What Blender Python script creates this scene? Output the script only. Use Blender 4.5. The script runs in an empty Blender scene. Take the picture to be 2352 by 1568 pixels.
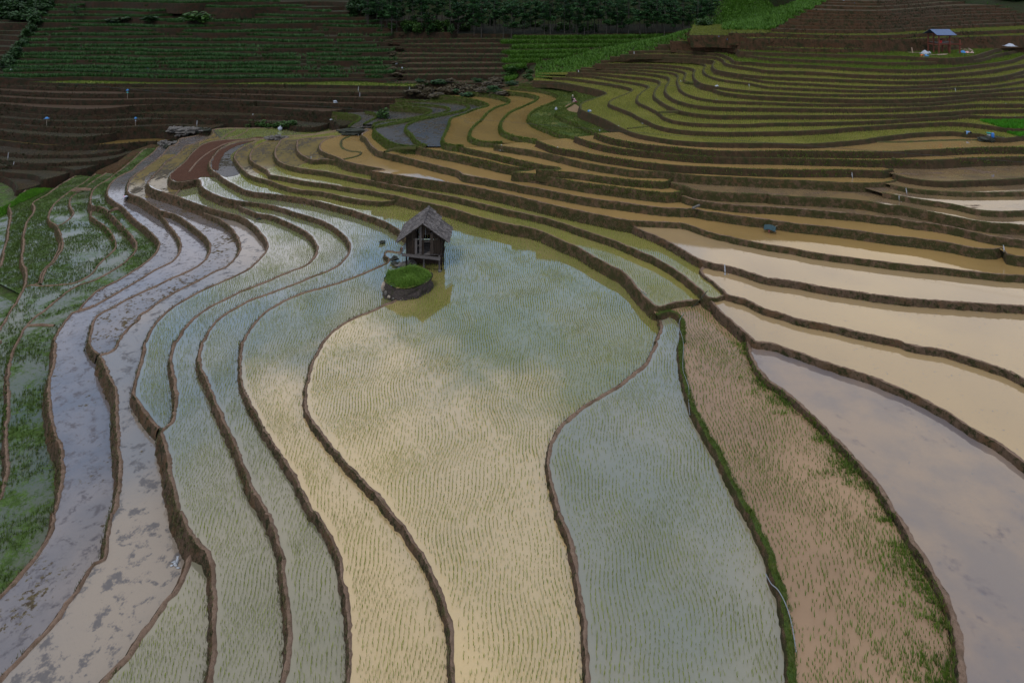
EXPO = 0.26
import bpy, bmesh, math, random
import numpy as np
from mathutils import Vector, Matrix, noise as mnoise
from mathutils.geometry import tessellate_polygon
rng = np.random.default_rng(7); random.seed(7)
C = bpy.context.scene.collection
R = math.radians
# ---------------------------------------------------------------- camera model
# The photo was upright-corrected: a level camera with a shifted lens, 32 m above the main pool.
F, HC, VH, CU = 1400.0, 32.0, -50.0, 1176.0
def at(u, v, z):                       # picture point (2352 px wide) on the level plane z
    y = (HC - z) * F / (v - VH)
    return Vector(((u - CU) * y / F, y, z))
def zof(v, Y): return HC - Y * (v - VH) / F
def sc(u, v, z): return (v - VH) / (HC - z)     # px per metre there

def P(s):
    """'cr:x,y x,y; cr:...' points read in 4x4 tiles (quarter pixels), 'U:x,y' in whole-picture px"""
    out = []
    for seg in s.split(';'):
        seg = seg.strip()
        if not seg: continue
        t, pts = seg.split(':')
        for p in pts.split():
            x, y = map(float, p.split(','))
            if t.strip() == 'U': out.append((x, y))
            else: out.append((588 * int(t[0]) + x / 4, 392 * int(t[1]) + y / 4))
    return out

# ---------------------------------------------------------------- terraces: name, water level, crest line, closure, surface, options
S = []
def T(n, z, line, close, surf, **k): S.append(dict(n=n, z=z, pts=P(line), close=close, surf=surf, **k))

# --- left flank, stepping down to the left
T('J7', -10.7, 'U:-150,380 -150,520 -150,800 -130,1100', 'left', 'weedy', drop=1.6)
T('J6', -9.8, '01:250,160 130,270 80,320 95,400 75,500 60,620 30,720 10,820 -30,900 -150,960', 'left', 'weedy', drop=1.6)
T('J5', -9.0, '01:700,40 560,120 420,220 300,290 310,340 290,400 240,470 215,550 205,700 195,850 230,920 225,1030 190,1110 130,1220 80,1300 20,1400 -20,1460; U:-40,770', 'left', 'weedy', drop=1.6)
T('J4', -8.2, '01:870,30 760,110 650,180 540,260 490,310 450,370 440,430 460,470 500,495 520,540 540,600 540,690 505,780 465,840 405,890 375,940 350,1030 280,1050 220,1075', 'left', 'weedy', drop=1.5)
T('J3', -7.6, '01:970,20 860,90 760,165 650,240 640,330 665,400 620,450 560,490 515,505 545,570 565,640 560,710 525,780 485,840 425,890 395,940 370,1035', 'left', 'weedy2', drop=1.8)
T('J2', -6.9, '01:845,345 825,405 870,450 950,500 1010,570 1050,640 1050,710 990,770 900,860 840,940 740,1000 660,1030 560,1040 370,1052 290,1045 230,1062 180,1130 130,1220 80,1300 20,1402 -40,1490', 'bot', 'weedy2', drop=2.0, cl=[(-60,1700)])
T('J1', -6.0, '00:1340,1360 1300,1385 1200,1480 1090,1568; 01:990,75 900,130 850,175 825,250 845,320 930,335 1000,390 1080,470 1150,540 1210,610 1247,680 1232,740 1170,810 1080,880 980,940 860,1000 740,1040 640,1085 560,1150 480,1210 400,1280 310,1340 250,1400 200,1470 155,1568; 02:112,70 72,200 60,400 56,600 46,800 40,1000 44,1200 17,1330 -20,1440; U:-40,1190', 'bot', 'weedy', drop=1.4, cl=[(-60,1700)])
T('I', -5.1, '00:1517,1302 1480,1324 1440,1357 1403,1398 1330,1455 1260,1510 1200,1568; 01:1130,30 1060,70 1010,120 980,170 985,230 1050,290 1120,330 1200,420 1300,500 1390,580 1450,640 1445,710 1390,790 1290,870 1150,960 1020,1030 900,1090 820,1160 750,1230 715,1275', 'right', 'spotlav', drop=1.6)
T('H', -4.5, '01:1462,398 1530,480 1600,570 1642,640 1650,710 1620,780 1560,840 1450,890 1330,960 1200,1040 1080,1110 960,1180 850,1240 722,1280 660,1300 590,1380 540,1450 500,1530 488,1568; 02:488,0 478,200 445,350 430,500 450,680 490,830 540,960 550,1100 545,1300 525,1450 490,1568; 03:470,0 460,150 430,220 350,340 260,460 160,580 60,690 -20,770; U:-60,1410', 'bot', 'lav', drop=1.7, cl=[(-80,1720)])
T('G', -3.7, 'U:492,298 452,311 414,318 405,330 389,336; 00:1484,1424 1400,1490 1330,1540 1290,1568; 01:1255,20 1200,70 1165,140 1175,200 1300,260 1480,370 1600,400 1750,500 1850,580 1915,660 1922,720 1900,780 1850,840 1740,910 1600,970 1450,1040 1300,1110 1150,1180 1050,1240 950,1290 880,1330 840,1400 820,1480 808,1568; 02:807,10 840,70 890,122', 'right', 'clod', drop=1.5)
T('F', -3.0, '01:1868,390 2000,440 2100,510 2170,600 2196,670 2190,740 2150,800 2080,870 1950,930 1800,1010 1640,1090 1500,1170 1400,1240 1330,1290 1285,1310 1250,1370 1180,1430 1120,1500 1085,1568; 02:1082,0 1050,60 990,95 930,112 905,130 935,200 985,310 1040,410 1060,500 1050,600 1060,780 1080,1000 1085,1200 1060,1400 1025,1568; 03:1015,0 985,150 955,300 945,420 860,460 800,530 730,640 650,760 560,870 470,1010 380,1120 280,1220 160,1340 60,1440 -20,1530; U:-60,1600', 'bot', 'lavclear', drop=1.8, cl=[(-80,1720)])
T('E', -2.15, 'U:640,293 570,294 520,294 490,297 488,307 467,320 442,331 427,334; 00:1693,1344 1624,1418 1520,1490 1450,1568; 01:1390,60 1350,110 1400,165 1500,200 1600,228 1750,285 1880,330 2050,380 2200,420 2300,480 2351,525; 11:60,600 95,660 95,715 50,785 0,832; 01:2300,880 2200,940 2100,985 1980,1040 1900,1070 1780,1130 1650,1200 1560,1260 1480,1330 1430,1390 1370,1480 1330,1568; 02:1325,0 1295,150 1260,300 1225,400 1220,500 1275,590 1350,690 1420,770 1450,805', 'right', 'rice', drop=1.6, bw=.3)
T('Eb', -2.3, '03:1735,390 1715,430 1660,580 1600,690 1500,800 1400,960 1300,1080 1220,1200 1150,1310 1060,1400 980,1490 905,1568', 'bot', 'rice', drop=1.2, bw=.45)
T('D', -1.5, '01:2190,308 2210,337 2280,362 2351,392; 11:120,410 250,460 360,510 450,560 520,630 555,700 545,760 500,820 420,880 330,910 200,965 100,1010 0,1045; 01:2200,1105 2050,1180 1900,1260 1800,1330 1720,1400 1650,1490 1612,1568; 02:1595,0 1562,150 1570,300 1590,400 1600,520 1595,650 1560,740 1490,800 1466,835 1510,1000 1545,1200 1595,1400 1622,1568; 03:1640,0 1690,120 1740,230 1850,330 1900,410 1930,500 1942,700 1940,900 1938,1100 1935,1300 1920,1420 1890,1568', 'bot', 'rice', drop=1.8, bw=.34)
T('Cc', -.85, '10:150,1264; 00:2351,1273 2050,1285 1900,1310 1800,1370 1700,1480 1600,1568; 01:1556,40 1560,75 1600,102 1640,107 1700,101 1815,80 1850,150 1950,210 2060,250 2200,280 2351,298; 11:160,325 360,385 560,445 700,510 800,590 850,670 852,740 810,805 735,873 620,925 480,980 340,1040 200,1090 90,1130 0,1156; 01:2200,1230 2080,1300 1990,1370 1920,1450 1880,1520 1857,1568; 02:1845,0 1820,130 1835,250 1875,330 1940,500 2030,700 2120,900 2205,1100 2280,1300 2345,1420; 12:20,1470 85,1568; 13:75,0 165,200 218,400 245,600 262,800 280,1000 275,1200 255,1400 215,1568', 'bot', 'rice', drop=1.4, bw=.3)
T('B', -.4, '11:1330,700 1330,742 1200,735 1176,765 1215,828 1150,865 1050,910 900,970 760,1020 600,1070 450,1110 340,1150 220,1205 110,1270 30,1340 0,1372; 01:2300,1440 2250,1520 2228,1568; 02:2212,0 2197,150 2207,350 2250,500 2330,660; 12:60,800 190,1000 310,1200 420,1400 505,1568; 13:535,0 660,200 735,400 775,600 808,800 838,1000 850,1200 845,1400 825,1568', 'bot', 'riceb', drop=1.0, bw=.26)
T('A', 0, '10:240,1262 0,1282; 00:2200,1300 2050,1350 1960,1430 1920,1500 1945,1568; 01:1985,20 2080,92 2150,130 2260,180 2351,200; 11:150,215 400,250 600,290 750,330 900,370 1050,420 1200,480 1300,540 1400,640 1420,760 1400,900 1350,1000 1290,1100 1270,1190 1180,1222 1060,1280 950,1320 850,1370 750,1430 680,1490 630,1540 605,1568; 12:575,60 545,110 510,180 485,270 465,370 450,450 440,540 450,640 480,700 540,790 640,910 720,1000 800,1105 900,1210 1010,1330 1100,1420 1225,1560; 13:1225,0 1320,110 1400,220 1500,380 1560,480 1610,600 1680,780 1745,960 1770,1100 1780,1300 1790,1500 1795,1568', 'bot', 'main', drop=1.5, bw=.28)
T('R1', 0.35, '21:1345,1340 1350,1380 1362,1415 1350,1470 1305,1568; 22:1322,0 1270,110 1210,210 1100,290 980,390 850,470 720,550 600,630 480,720 400,820 345,920 322,1030 320,1120 345,1250 370,1400 400,1500 415,1568; 23:415,0 460,120 510,250 545,400 575,550 600,700 625,850 650,1000 660,1200 665,1400 660,1568', 'bot', 'ricer', drop=.9, bw=.3)
T('R2', 0.8, '21:1340,1330 1390,1305 1450,1292 1510,1320 1545,1370 1550,1450 1555,1568; 22:1535,0 1535,200 1580,400 1645,600 1740,800 1860,1000 1960,1200 2070,1400 2150,1568; 23:2165,0 2260,200 2335,370; 33:5,500 85,700 130,900 155,1100 175,1300 190,1568', 'bot', 'ricebrown', drop=1.0, bw=.5, top='grass')
T('W4', 1.2, '22:2150,-20 2165,50 2190,130 2230,220 2290,300 2345,362; 32:100,430 250,550 400,680 520,800 640,920 760,1060 880,1180 980,1310 1060,1430 1140,1568; 33:1160,0 1260,160 1350,320 1440,470 1520,600 1600,770 1660,950 1700,1100 1730,1280 1750,1450 1752,1568', 'bot', 'lavbig', drop=.9, bw=.4)
T('W3', 1.65, '21:1800,1185 1830,1205 1900,1280 1990,1360 2080,1440 2180,1530 2225,1568; 32:-20,15 60,28 150,60 300,110 500,180 700,250 900,310 1100,390 1300,470 1500,570 1700,690 1900,820 2100,930 2250,1040 2351,1120', 'right', 'white', drop=1.5, bw=.35, cl=[(2500,900)])
T('W2', 2.1, '21:1745,872 1722,910 1745,945 1830,1010 1920,1090 1975,1142 2050,1160 2150,1190 2250,1240 2351,1280; 31:150,1320 300,1370 450,1400 600,1430 800,1480 1000,1520 1200,1560; 32:1250,18 1400,50 1600,80 1800,140 2000,200 2200,270 2351,350', 'right', 'white', drop=1.2, bw=.35)
T('W1', 2.65, '21:1090,490 1130,525 1200,550 1350,610 1480,680 1600,750 1700,805 1750,825 1850,850 1950,870 2100,910 2250,960 2351,988; 31:200,1010 400,1050 600,1085 850,1120 1100,1155 1400,1185 1700,1205 2000,1225 2351,1245', 'right', 'white', drop=1.5, bw=.35)
# --- right flank, stepping up
T('b', 0.6, '10:500,1236 300,1252 100,1264; 00:2240,1345 2170,1395 2150,1440 2180,1500 2240,1568; 01:2290,40 2351,62; 11:100,85 250,140 400,175 600,195 800,240 1000,275 1150,285 1285,271', 'right', 'ricey', drop=1.4)
T('c', 1.2, '10:850,1177 700,1200 500,1230 220,1254 100,1290; 00:2340,1350 2300,1400 2290,1440 2310,1480; 10:0,1510 100,1566; 11:130,38 200,50 300,68 500,105 700,130 900,165 1050,185 1200,215 1310,235 1400,260 1550,290 1750,335 1900,380 2050,425 2200,465 2351,498; 21:150,520 300,570 450,640 600,700 750,790 900,870 1000,920 1070,980 1120,1050 1180,1120 1240,1180 1290,1228 1330,1245 1390,1243 1430,1230 1500,1210 1650,1195 1715,1188', 'right', 'ricey', drop=2.0)
T('d', 1.9, '10:960,1180 700,1212 400,1255 250,1274 200,1320 168,1400 182,1450 240,1500 380,1540 560,1566; 11:700,20 900,60 1100,100 1300,140 1500,180 1700,220 1900,260 2100,310 2351,370; 21:150,400 300,435 450,480 600,530 750,580 900,630 1050,690 1180,745 1280,785 1380,840 1480,900 1580,970 1680,1050 1750,1110 1795,1160 1850,1172 1910,1163 1970,1138', 'right', 'ricey', drop=1.7, cl=[(1800,640)])
T('d2', 2.6, '10:720,1245 550,1262 400,1275 372,1330 390,1400 450,1440 530,1468 640,1464 760,1482', 'right', 'mudspot', drop=1.3)
T('e', 3.2, '10:1080,1155 1000,1185 850,1220 720,1255 630,1285 580,1330 592,1380 680,1420 760,1450 800,1473 900,1500 1050,1530 1180,1560; 11:1060,0 1300,40 1500,70 1700,100 1900,130 2100,170 2351,225; 21:200,275 400,320 600,365 800,405 950,435 1080,457 1300,470 1530,480 1600,490 1800,560 2000,610 2200,650 2351,680; 31:200,710 400,750 700,790 1000,830 1300,865 1600,895 1900,930 2100,950 2351,965', 'right', 'mudy', drop=2.0)
T('k', 4.1, '10:1085,1172 1040,1190 965,1235 1010,1270 1050,1330 1110,1380 1180,1402 1300,1430 1500,1478 1700,1530 1850,1566; 11:1900,35 2100,70 2351,117; 21:100,140 250,165 400,195 600,235 800,265 1000,290 1200,320 1400,340 1600,350 1670,350 1750,370 1900,390 2100,420 2351,450; 31:200,480 500,510 800,550 1100,590 1400,625 1700,670 1900,710 2080,720 2150,705 2200,770 2351,790', 'right', 'mudy', drop=1.6)
T('n', 4.85, '21:1560,235 1700,270 1900,300 2100,320 2351,332; 31:200,345 500,370 800,395 1000,420 1200,440 1250,455 1450,480 1700,520 2000,590 2200,620 2351,640', 'right', 'mudpatch', drop=1.2)
T('l', 5.2, '10:1470,1350 1510,1353 1600,1375 1750,1402 1900,1432 2100,1475 2351,1530; 20:200,1550; 21:0,15 150,25 300,50 500,85 700,120 900,145 1100,170 1300,195 1420,205 1500,200 1640,182 1670,165', 'right', 'mudy', drop=1.7, cl=[(1800,425)])
T('o', 5.8, '21:1460,112 1600,147 1670,175 1850,195 2000,205 2351,217; 31:0,225 300,240 600,255 900,280 1100,315 1250,330 1400,360 1700,420 2000,475 2200,490 2351,500', 'right', 'mudpatch', drop=1.4)
T('m', 5.95, '10:1860,1345 2000,1378 2150,1410 2351,1458; 20:200,1500 450,1550; 21:220,-8 380,3 600,22 800,50 1000,75 1200,95 1400,105 1450,88 1505,30', 'right', 'mudy', pre=[(1480,300)], drop=1.4, cl=[(1700,395)])
T('o2', 6.3, '31:1050,203 1200,230 1400,265 1700,310 1900,355 2100,375 2351,370', 'right', 'mudpatch', drop=1.2)
T('q', 6.7, '31:1125,128 1300,165 1500,185 1800,200 2100,200 2351,195', 'right', 'mudpatch', drop=1.2)
T('p', 6.75, '10:2190,1328 2351,1356; 20:200,1385 400,1430 600,1480 800,1520 1000,1550; 21:1080,-4 1230,3 1400,10 1510,25 1700,45 2000,60 2351,78; 31:200,85 400,95 700,110 900,115 1100,105 1185,82', 'right', 'mudy', pre=[(1480,300)], drop=2.2, cl=[(2100,395)])
T('r', 7.3, '31:1150,28 1250,60 1400,85 1600,100 1800,95 2100,85 2351,70', 'right', 'mudpatch', drop=1.2)
T('s', 7.55, '20:225,1292 370,1350 450,1367 600,1390 800,1430 1000,1460 1200,1490 1400,1510 1600,1525 1900,1540 2351,1557; 30:400,1562 800,1562 1050,1570 1150,1555', 'right', 'mudy', pre=[(1480,300)], drop=1.0, cl=[(1950,368)])
T('L4', 8.3, '20:575,1255 700,1300 850,1340 1000,1365 1300,1400 1600,1430 1900,1445 2351,1452; 30:500,1463 1000,1475 1160,1468 1500,1470 1900,1450 2351,1440', 'right', 'mudy', pre=[(1480,300)], drop=1.2)
T('L5', 9.05, '20:760,1220 900,1270 1050,1300 1300,1335 1500,1355 1800,1380 2100,1390 2351,1386; 30:500,1390 1000,1395 1500,1375 2000,1355 2351,1355', 'right', 'mudy', pre=[(1480,300)], drop=1.1)
# --- centre: S-shaped pools
T('v1', 3.45, '10:700,1040 820,1048 930,1068 952,1095 865,1150 850,1168', 'right', 'graymud', drop=1.0, top='grass')
T('v2', 3.75, '10:1000,1028 1060,1040 1112,1070 985,1140', 'right', 'graymud', drop=1.0, top='grass')
T('q3', 4.7, '10:1230,975 1400,985 1560,1000 1612,1022 1560,1052 1400,1092 1200,1112 1085,1135 1075,1160', 'right', 'graymud', drop=1.2, top='grass')
T('q2', 4.9, '10:1280,950 1600,970 1750,990 1772,1012 1650,1052 1400,1102 1200,1142 1088,1158', 'right', 'graymud', drop=1.2, top='grass')
T('q1', 5.1, '10:1280,920 1600,930 1800,940 1920,960 1952,983 1900,1012 1700,1055 1500,1095 1300,1135 1130,1165 1092,1172 1090,1210 1150,1260 1250,1320 1400,1350 1490,1350', 'right', 'graymud', drop=1.3, top='grass')
T('qb', 5.45, '10:1960,992 1900,1022 1700,1065 1500,1105 1405,1138 1370,1190 1430,1250 1480,1310 1560,1343', 'right', 'graymud', drop=1.3, top='grass')
T('P1', 5.98, '10:1610,880 1800,890 2000,920 2100,950 2130,970 2000,1010 1900,1050 1800,1082 1772,1112 1768,1150 1735,1220 1712,1280 1740,1325 1850,1342 1900,1346', 'right', 'mudo', drop=1.6, top='grass')
T('P2', 6.6, '10:1930,853 2100,865 2250,895 2320,920 2312,950 2200,990 2120,1040 2070,1100 2000,1160 1960,1220 1960,1260 2050,1300 2200,1312 2260,1312', 'right', 'mudo', drop=1.4, top='grass')
T('P3', 7.2, '10:2140,828 2351,850; 20:150,870 235,895 200,932 100,980 0,1022; 10:2270,1090 2240,1160 2262,1210 2351,1250; 20:150,1280 225,1292', 'right', 'mudo', drop=1.4, top='grass')
T('P4', 7.75, '20:-20,803 200,820 350,850 432,890 400,930 250,990 170,1040 150,1090 200,1140 300,1180 450,1240 575,1268', 'right', 'grass', drop=1.3, top='grass')
T('P5', 8.25, '20:60,770 300,780 450,805 560,840 610,880 590,930 500,990 400,1035 450,1080 600,1140 700,1190 775,1222', 'right', 'grass', drop=1.0, top='grass')
T('L9', 9.6, '20:190,740 400,750 600,785 750,815 850,845 862,862 800,885 700,920 640,945 620,975 640,1010 700,1035 800,1075 900,1120 1000,1175 1150,1230 1300,1260 1500,1290 1800,1310 2100,1315 2351,1316; 30:400,1320 700,1300 900,1280 1100,1250 1400,1220 1700,1210 1850,1225 1950,1230 2050,1260 2150,1270 2351,1250', 'right', 'ricefar', drop=1.3)
T('L10', 10.15, '20:370,710 500,715 700,740 900,770 1050,800 1100,820 1062,852 980,885 910,915 885,940 900,960 1000,1000 1100,1040 1180,1085 1240,1112 1300,1140 1400,1170 1550,1195 1750,1210 2000,1215 2351,1211; 30:400,1200 800,1170 1200,1145 1500,1130 1750,1125 2000,1150 2200,1180 2351,1182', 'right', 'ricefar', drop=1.2)
T('L11', 10.6, '20:490,687 700,695 900,725 1100,755 1220,780 1252,797 1200,835 1150,880 1140,905 1160,940 1250,985 1340,1030 1400,1080 1500,1110 1650,1130 1900,1140 2200,1140 2351,1132; 30:500,1125 1000,1110 1500,1080 1720,1070 1800,1058 2000,1066 2200,1075 2351,1070', 'right', 'ricefar', drop=1.1)
T('L12', 11.15, '20:510,665 700,670 900,685 1100,705 1250,720 1340,740 1357,762 1320,810 1300,850 1310,890 1360,930 1450,980 1550,1020 1700,1045 1900,1060 2351,1060; 30:500,1060 1000,1055 1400,1045 1650,1030 1790,1020 1900,1012 2351,1006', 'right', 'ricefar', drop=1.2)
T('L13', 11.7, '20:590,640 800,645 1000,655 1200,670 1350,690 1430,710 1437,742 1410,790 1405,840 1450,890 1550,935 1700,970 1900,985 2351,993; 30:500,1000 1000,1000 1500,980 1760,966 1890,958 2351,955', 'right', 'ricefar', drop=1.2)
T('L14', 12.1, '20:630,620 900,630 1150,640 1350,655 1480,670 1517,692 1512,740 1522,780 1550,830 1620,870 1750,905 1900,925 2351,942; 30:400,955 900,955 1400,950 1850,912 1930,903 2351,900', 'right', 'ricefar', drop=1.0)
T('L15', 12.55, '20:740,600 1000,610 1300,620 1500,640 1582,662 1582,702 1578,735 1620,752 1690,757', 'right', 'ricefar', drop=.9, cl=[(1700,185)])
T('L16b', 12.7, '20:1850,820 1950,850 2100,870 2351,887; 30:500,905 1000,915 1500,900 1900,868 2351,846', 'right', 'ricefar', drop=1.0)
T('L16', 13.1, '20:760,585 1000,585 1300,590 1550,610 1662,632 1662,680 1685,732 1750,770 1850,790 2000,815 2200,835 2351,844; 30:500,865 1000,868 1500,860 1930,835 2351,800', 'right', 'ricefar', drop=1.1)
T('L17', 13.5, '20:815,555 1100,555 1400,560 1650,570 1762,592 1752,640 1782,682 1850,712 2000,742 2200,767 2351,796; 30:400,815 900,830 1300,820 1700,805 2030,790 2351,742', 'right', 'ricefar', drop=1.0)
T('L18b', 13.9, '20:1855,662 2000,692 2200,722 2351,748; 30:400,770 800,790 1200,795 1600,775 2050,740 2351,690', 'right', 'ricefar', drop=1.0)
T('L18', 14.4, '20:900,520 1200,520 1500,530 1700,540 1842,556 1837,602 1882,642 2000,667 2200,692 2351,704; 30:400,720 800,735 1200,748 1500,745 1780,725 2000,718 2200,690 2351,650', 'right', 'ricefar', drop=1.0)
T('L19', 15.0, '20:990,505 1130,500 1400,500 1700,510 1850,520 1935,547 1962,580 2050,602 2200,624 2351,647; 30:400,660 800,685 1200,695 1600,685 2000,650 2351,590', 'right', 'ricefar', drop=1.0)
T('L20', 15.6, '20:1070,470 1300,465 1550,470 1750,480 1900,493 2000,530 2060,565 2200,572 2351,587; 30:400,600 800,625 1200,640 1600,630 1900,600 2200,560 2351,510', 'right', 'ricegreen', drop=1.0)
T('L21', 16.2, '20:1310,435 1500,430 1700,440 1900,455 2040,465 2110,500 2200,512 2351,532; 30:400,550 800,565 1100,575 1500,570 1900,550 2100,500 2351,450', 'right', 'ricegreen', drop=1.0)
T('L22', 16.9, '20:1340,410 1600,405 1900,420 2030,430 2100,470 2200,476 2351,484; 30:400,495 800,505 1200,515 1330,522 1600,535 1850,520 2000,480 2150,440 2351,420', 'right', 'ricegreen', drop=1.1)
T('L23', 17.7, '20:1450,380 1700,380 1900,390 2020,400 2140,412 2250,427 2351,434; 30:300,445 600,452 1000,442 1400,432 1700,425 1950,405 2351,395', 'right', 'hillgreen', drop=1.1)
T('L24', 18.4, '20:1610,350 1800,350 2000,370 2150,393 2351,396; 30:500,405 900,410 1400,390 1900,370 2351,350', 'right', 'hillgreen', drop=1.1)
T('L25', 19.4, '20:1630,325 1900,325 2100,340 2190,353 2351,352; 30:500,362 1000,365 1400,355 1700,345 2351,325', 'right', 'hillgreen', drop=1.3)
T('L26', 20.2, '20:1990,302 2140,308 2351,306; 30:500,322 1000,325 1500,305 1900,290 2351,272', 'right', 'hillgreen', drop=1.2)
kx = [(30,265),(100,230),(160,200),(185,172),(215,145),(250,118),(330,90),(430,52),(480,22),(520,2)]
kz = [20.9,21.5,22.1,22.7,23.2,23.8,24.4,25.0,25.5,25.9]
for i, (x, y) in enumerate(kx):
    T('K%d' % i, kz[i], '30:%d,%d %d,%d 1000,%d 1350,%d 1800,%d 2351,%d' % (x, y, x + 300, y + 10, y + 12, y - 8, y - 30 - i, y - 55 + 2 * i), 'right', 'hillbrown', drop=1.1)
# --- left hill
HL = [('h17','01:-120,240 0,234 100,212 160,198 200,180 230,150',119.8,440,'graypool',.8),
 ('h16','01:-120,40 0,55 70,75 120,105 150,150 160,180',121.5,412,'graypool2',1.6),
 ('h15','01:-120,0 0,5 60,15 250,30 360,55 390,82',123,396,'graypool',1.6),
 ('h14','00:-120,1525 30,1525 400,1532 600,1545 700,1562',124.5,384,'graypool',1.6),
 ('h13','00:-120,1460 0,1470 300,1502 600,1494 850,1482 960,1470',126.5,370,'graypool',1.6),
 ('h12','00:-120,1390 0,1400 250,1422 500,1424 800,1420 1100,1385 1150,1360',129,355,'graypool2',1.6),
 ('h10','00:-120,1285 0,1290 300,1325 600,1338 900,1330 1150,1318 1300,1300 1480,1300',133.5,331,'weedo',1.8),
 ('h9','00:-120,1200 0,1205 400,1245 800,1256 1050,1222 1120,1196 1400,1197 1700,1216',136,307,'graypool',1.6),
 ('h8','00:-120,1130 0,1135 500,1172 900,1182 1300,1162 1700,1151 1770,1168 1900,1185',138.5,291,'graypool2',1.5),
 ('h7','00:-120,1075 0,1080 500,1112 900,1117 1400,1097 1700,1091 1950,1101 2050,1085 2250,1107; 10:200,1130 420,1165 540,1168',140.5,276,'graypool',1.5),
 ('h6','00:-120,1020 0,1022 500,1060 900,1062 1300,1042 1550,1050 2000,1056 2351,1061; 10:300,1067 560,1085 660,1090 750,1132 775,1160',143,262,'hpool',1.5),
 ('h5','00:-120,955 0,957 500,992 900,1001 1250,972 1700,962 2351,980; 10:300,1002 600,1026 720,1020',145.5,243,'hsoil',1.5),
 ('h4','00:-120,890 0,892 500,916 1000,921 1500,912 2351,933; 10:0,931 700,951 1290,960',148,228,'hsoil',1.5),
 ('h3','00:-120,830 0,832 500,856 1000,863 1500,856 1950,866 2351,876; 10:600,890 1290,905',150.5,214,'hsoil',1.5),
 ('h2','00:-120,776 0,778 500,800 1110,807 1150,816 2351,826; 10:700,846 1510,850',153,202,'hpool',1.4),
 ('h1','00:-120,735 0,738 600,766 1200,771 2351,776; 10:600,781 1450,796',156,191,'hgreen',1.3)]
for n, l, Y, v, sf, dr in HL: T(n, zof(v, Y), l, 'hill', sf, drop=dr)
for n, vs, Y in [('c0',178.5,158.5),('c1',167,161.5),('c2',157,165),('c3',147,168.5),('c4',136.5,172),('c5',127,175.5),('c6',117,179),('c7',107,182.5),('c8',94,187),('c9',81.5,191),('c10',71.5,195),('c11',60.5,199),('c12',51,203),('c13',46.5,206),('c14',37,210),('c15',24,216),('c16',14.5,221),('c17',3.5,226)]:
    pts = [(u, vs + 1.6 * math.sin(u * .011 + vs) + .9 * math.sin(u * .031 + 2 * vs) + (2.0 if u > 300 else 0)) for u in np.linspace(-60, (905 if vs > 75 else 1010 if vs > 40 else 820) + 22 * math.sin(vs * 5.3), 17)]
    S.append(dict(n=n, z=zof(vs, Y), pts=pts, close='hill', surf='corn', drop=1.4))
for n, vs, Y, u0, u1 in [('f0',190,156.3,905,1165),('f1',173,160,915,1150),('f2',160,164,915,1190),('f3',146,169,912,1230),('f4',135,172.7,915,1300),('f5',125,176.4,915,1340),('f6',112,181,915,1420),('f7',101.5,184.8,912,1480),('f8',90.5,189,890,1570),('f9',79,193,880,1620)]:
    pts = [(u, vs + 1.0 * math.sin(u * .013 + vs) - (2.5 * (u - 1200) / 300 if u > 1200 else 0)) for u in np.linspace(u0 + 14 * math.sin(vs * 3.1), u1, 12)]
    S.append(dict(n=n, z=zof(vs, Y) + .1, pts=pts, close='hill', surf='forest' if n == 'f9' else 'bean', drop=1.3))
ZNEW = {2.1: 1.9, 1.35: 1.2, .65: .6, 3.7: 3.2, 5.7: 5.2, 7.15: 6.75, 7.8: 7.55, 8.4: 8.3}
def zz_(z): return z * .85 if z < 0 else ZNEW.get(z, z)
for s in S:
    if s['z'] < 0 and s['close'] != 'hill': s['z'] *= .85; s['drop'] *= .88
SD = {s['n']: s for s in S}

# low cross bunds that divide one level
RIDGES = [(-.83, '00:1735,1580 1790,1510 1850,1450 1960,1375 2100,1312 2351,1268', .3), (-2.15, '01:1640,108 1655,150 1640,190 1605,225', .22), (-2.15, '00:2160,1195 2100,1225 2000,1285 1900,1310', .25),
 (-2.15,'U:570,296 562,304 545,312 520,318',.25), (3.7, '10:870,1248 800,1275 780,1312 800,1360 880,1390 962,1397 930,1432 800,1462', .35), (3.7,'21:1655,345 1690,325 1722,315',.3),
 (8.4, '30:1140,1418 1150,1462', .3), (7.8, '20:560,1270 750,1245 770,1232', .3), (5.7, '10:1180,1390 1290,1356 1470,1351', .3), (7.15,'20:220,1300 400,1288 560,1292',.3),
 (9.05, '30:930,1300 1200,1302 1600,1287 1950,1282', .35), (9.6, '20:1060,1180 1150,1170 1260,1158', .2), (11.15,'20:1350,1027 1450,1022 1525,1017',.2),
 (-5.1,'01:1000,372 1040,350 1085,338',.2),(-6.9,'01:660,172 700,175 760,160 850,165',.2), (-6.0,'01:700,160 840,168',.2),(-6.0,'02:-10,0 10,-10',.2), (-6.0,'01:260,1415 350,1412 500,1416',.25),
 (12.55,'20:1580,745 1680,757',.25), (-4.5,'01:720,1278 830,1250 860,1235',.2)]
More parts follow.
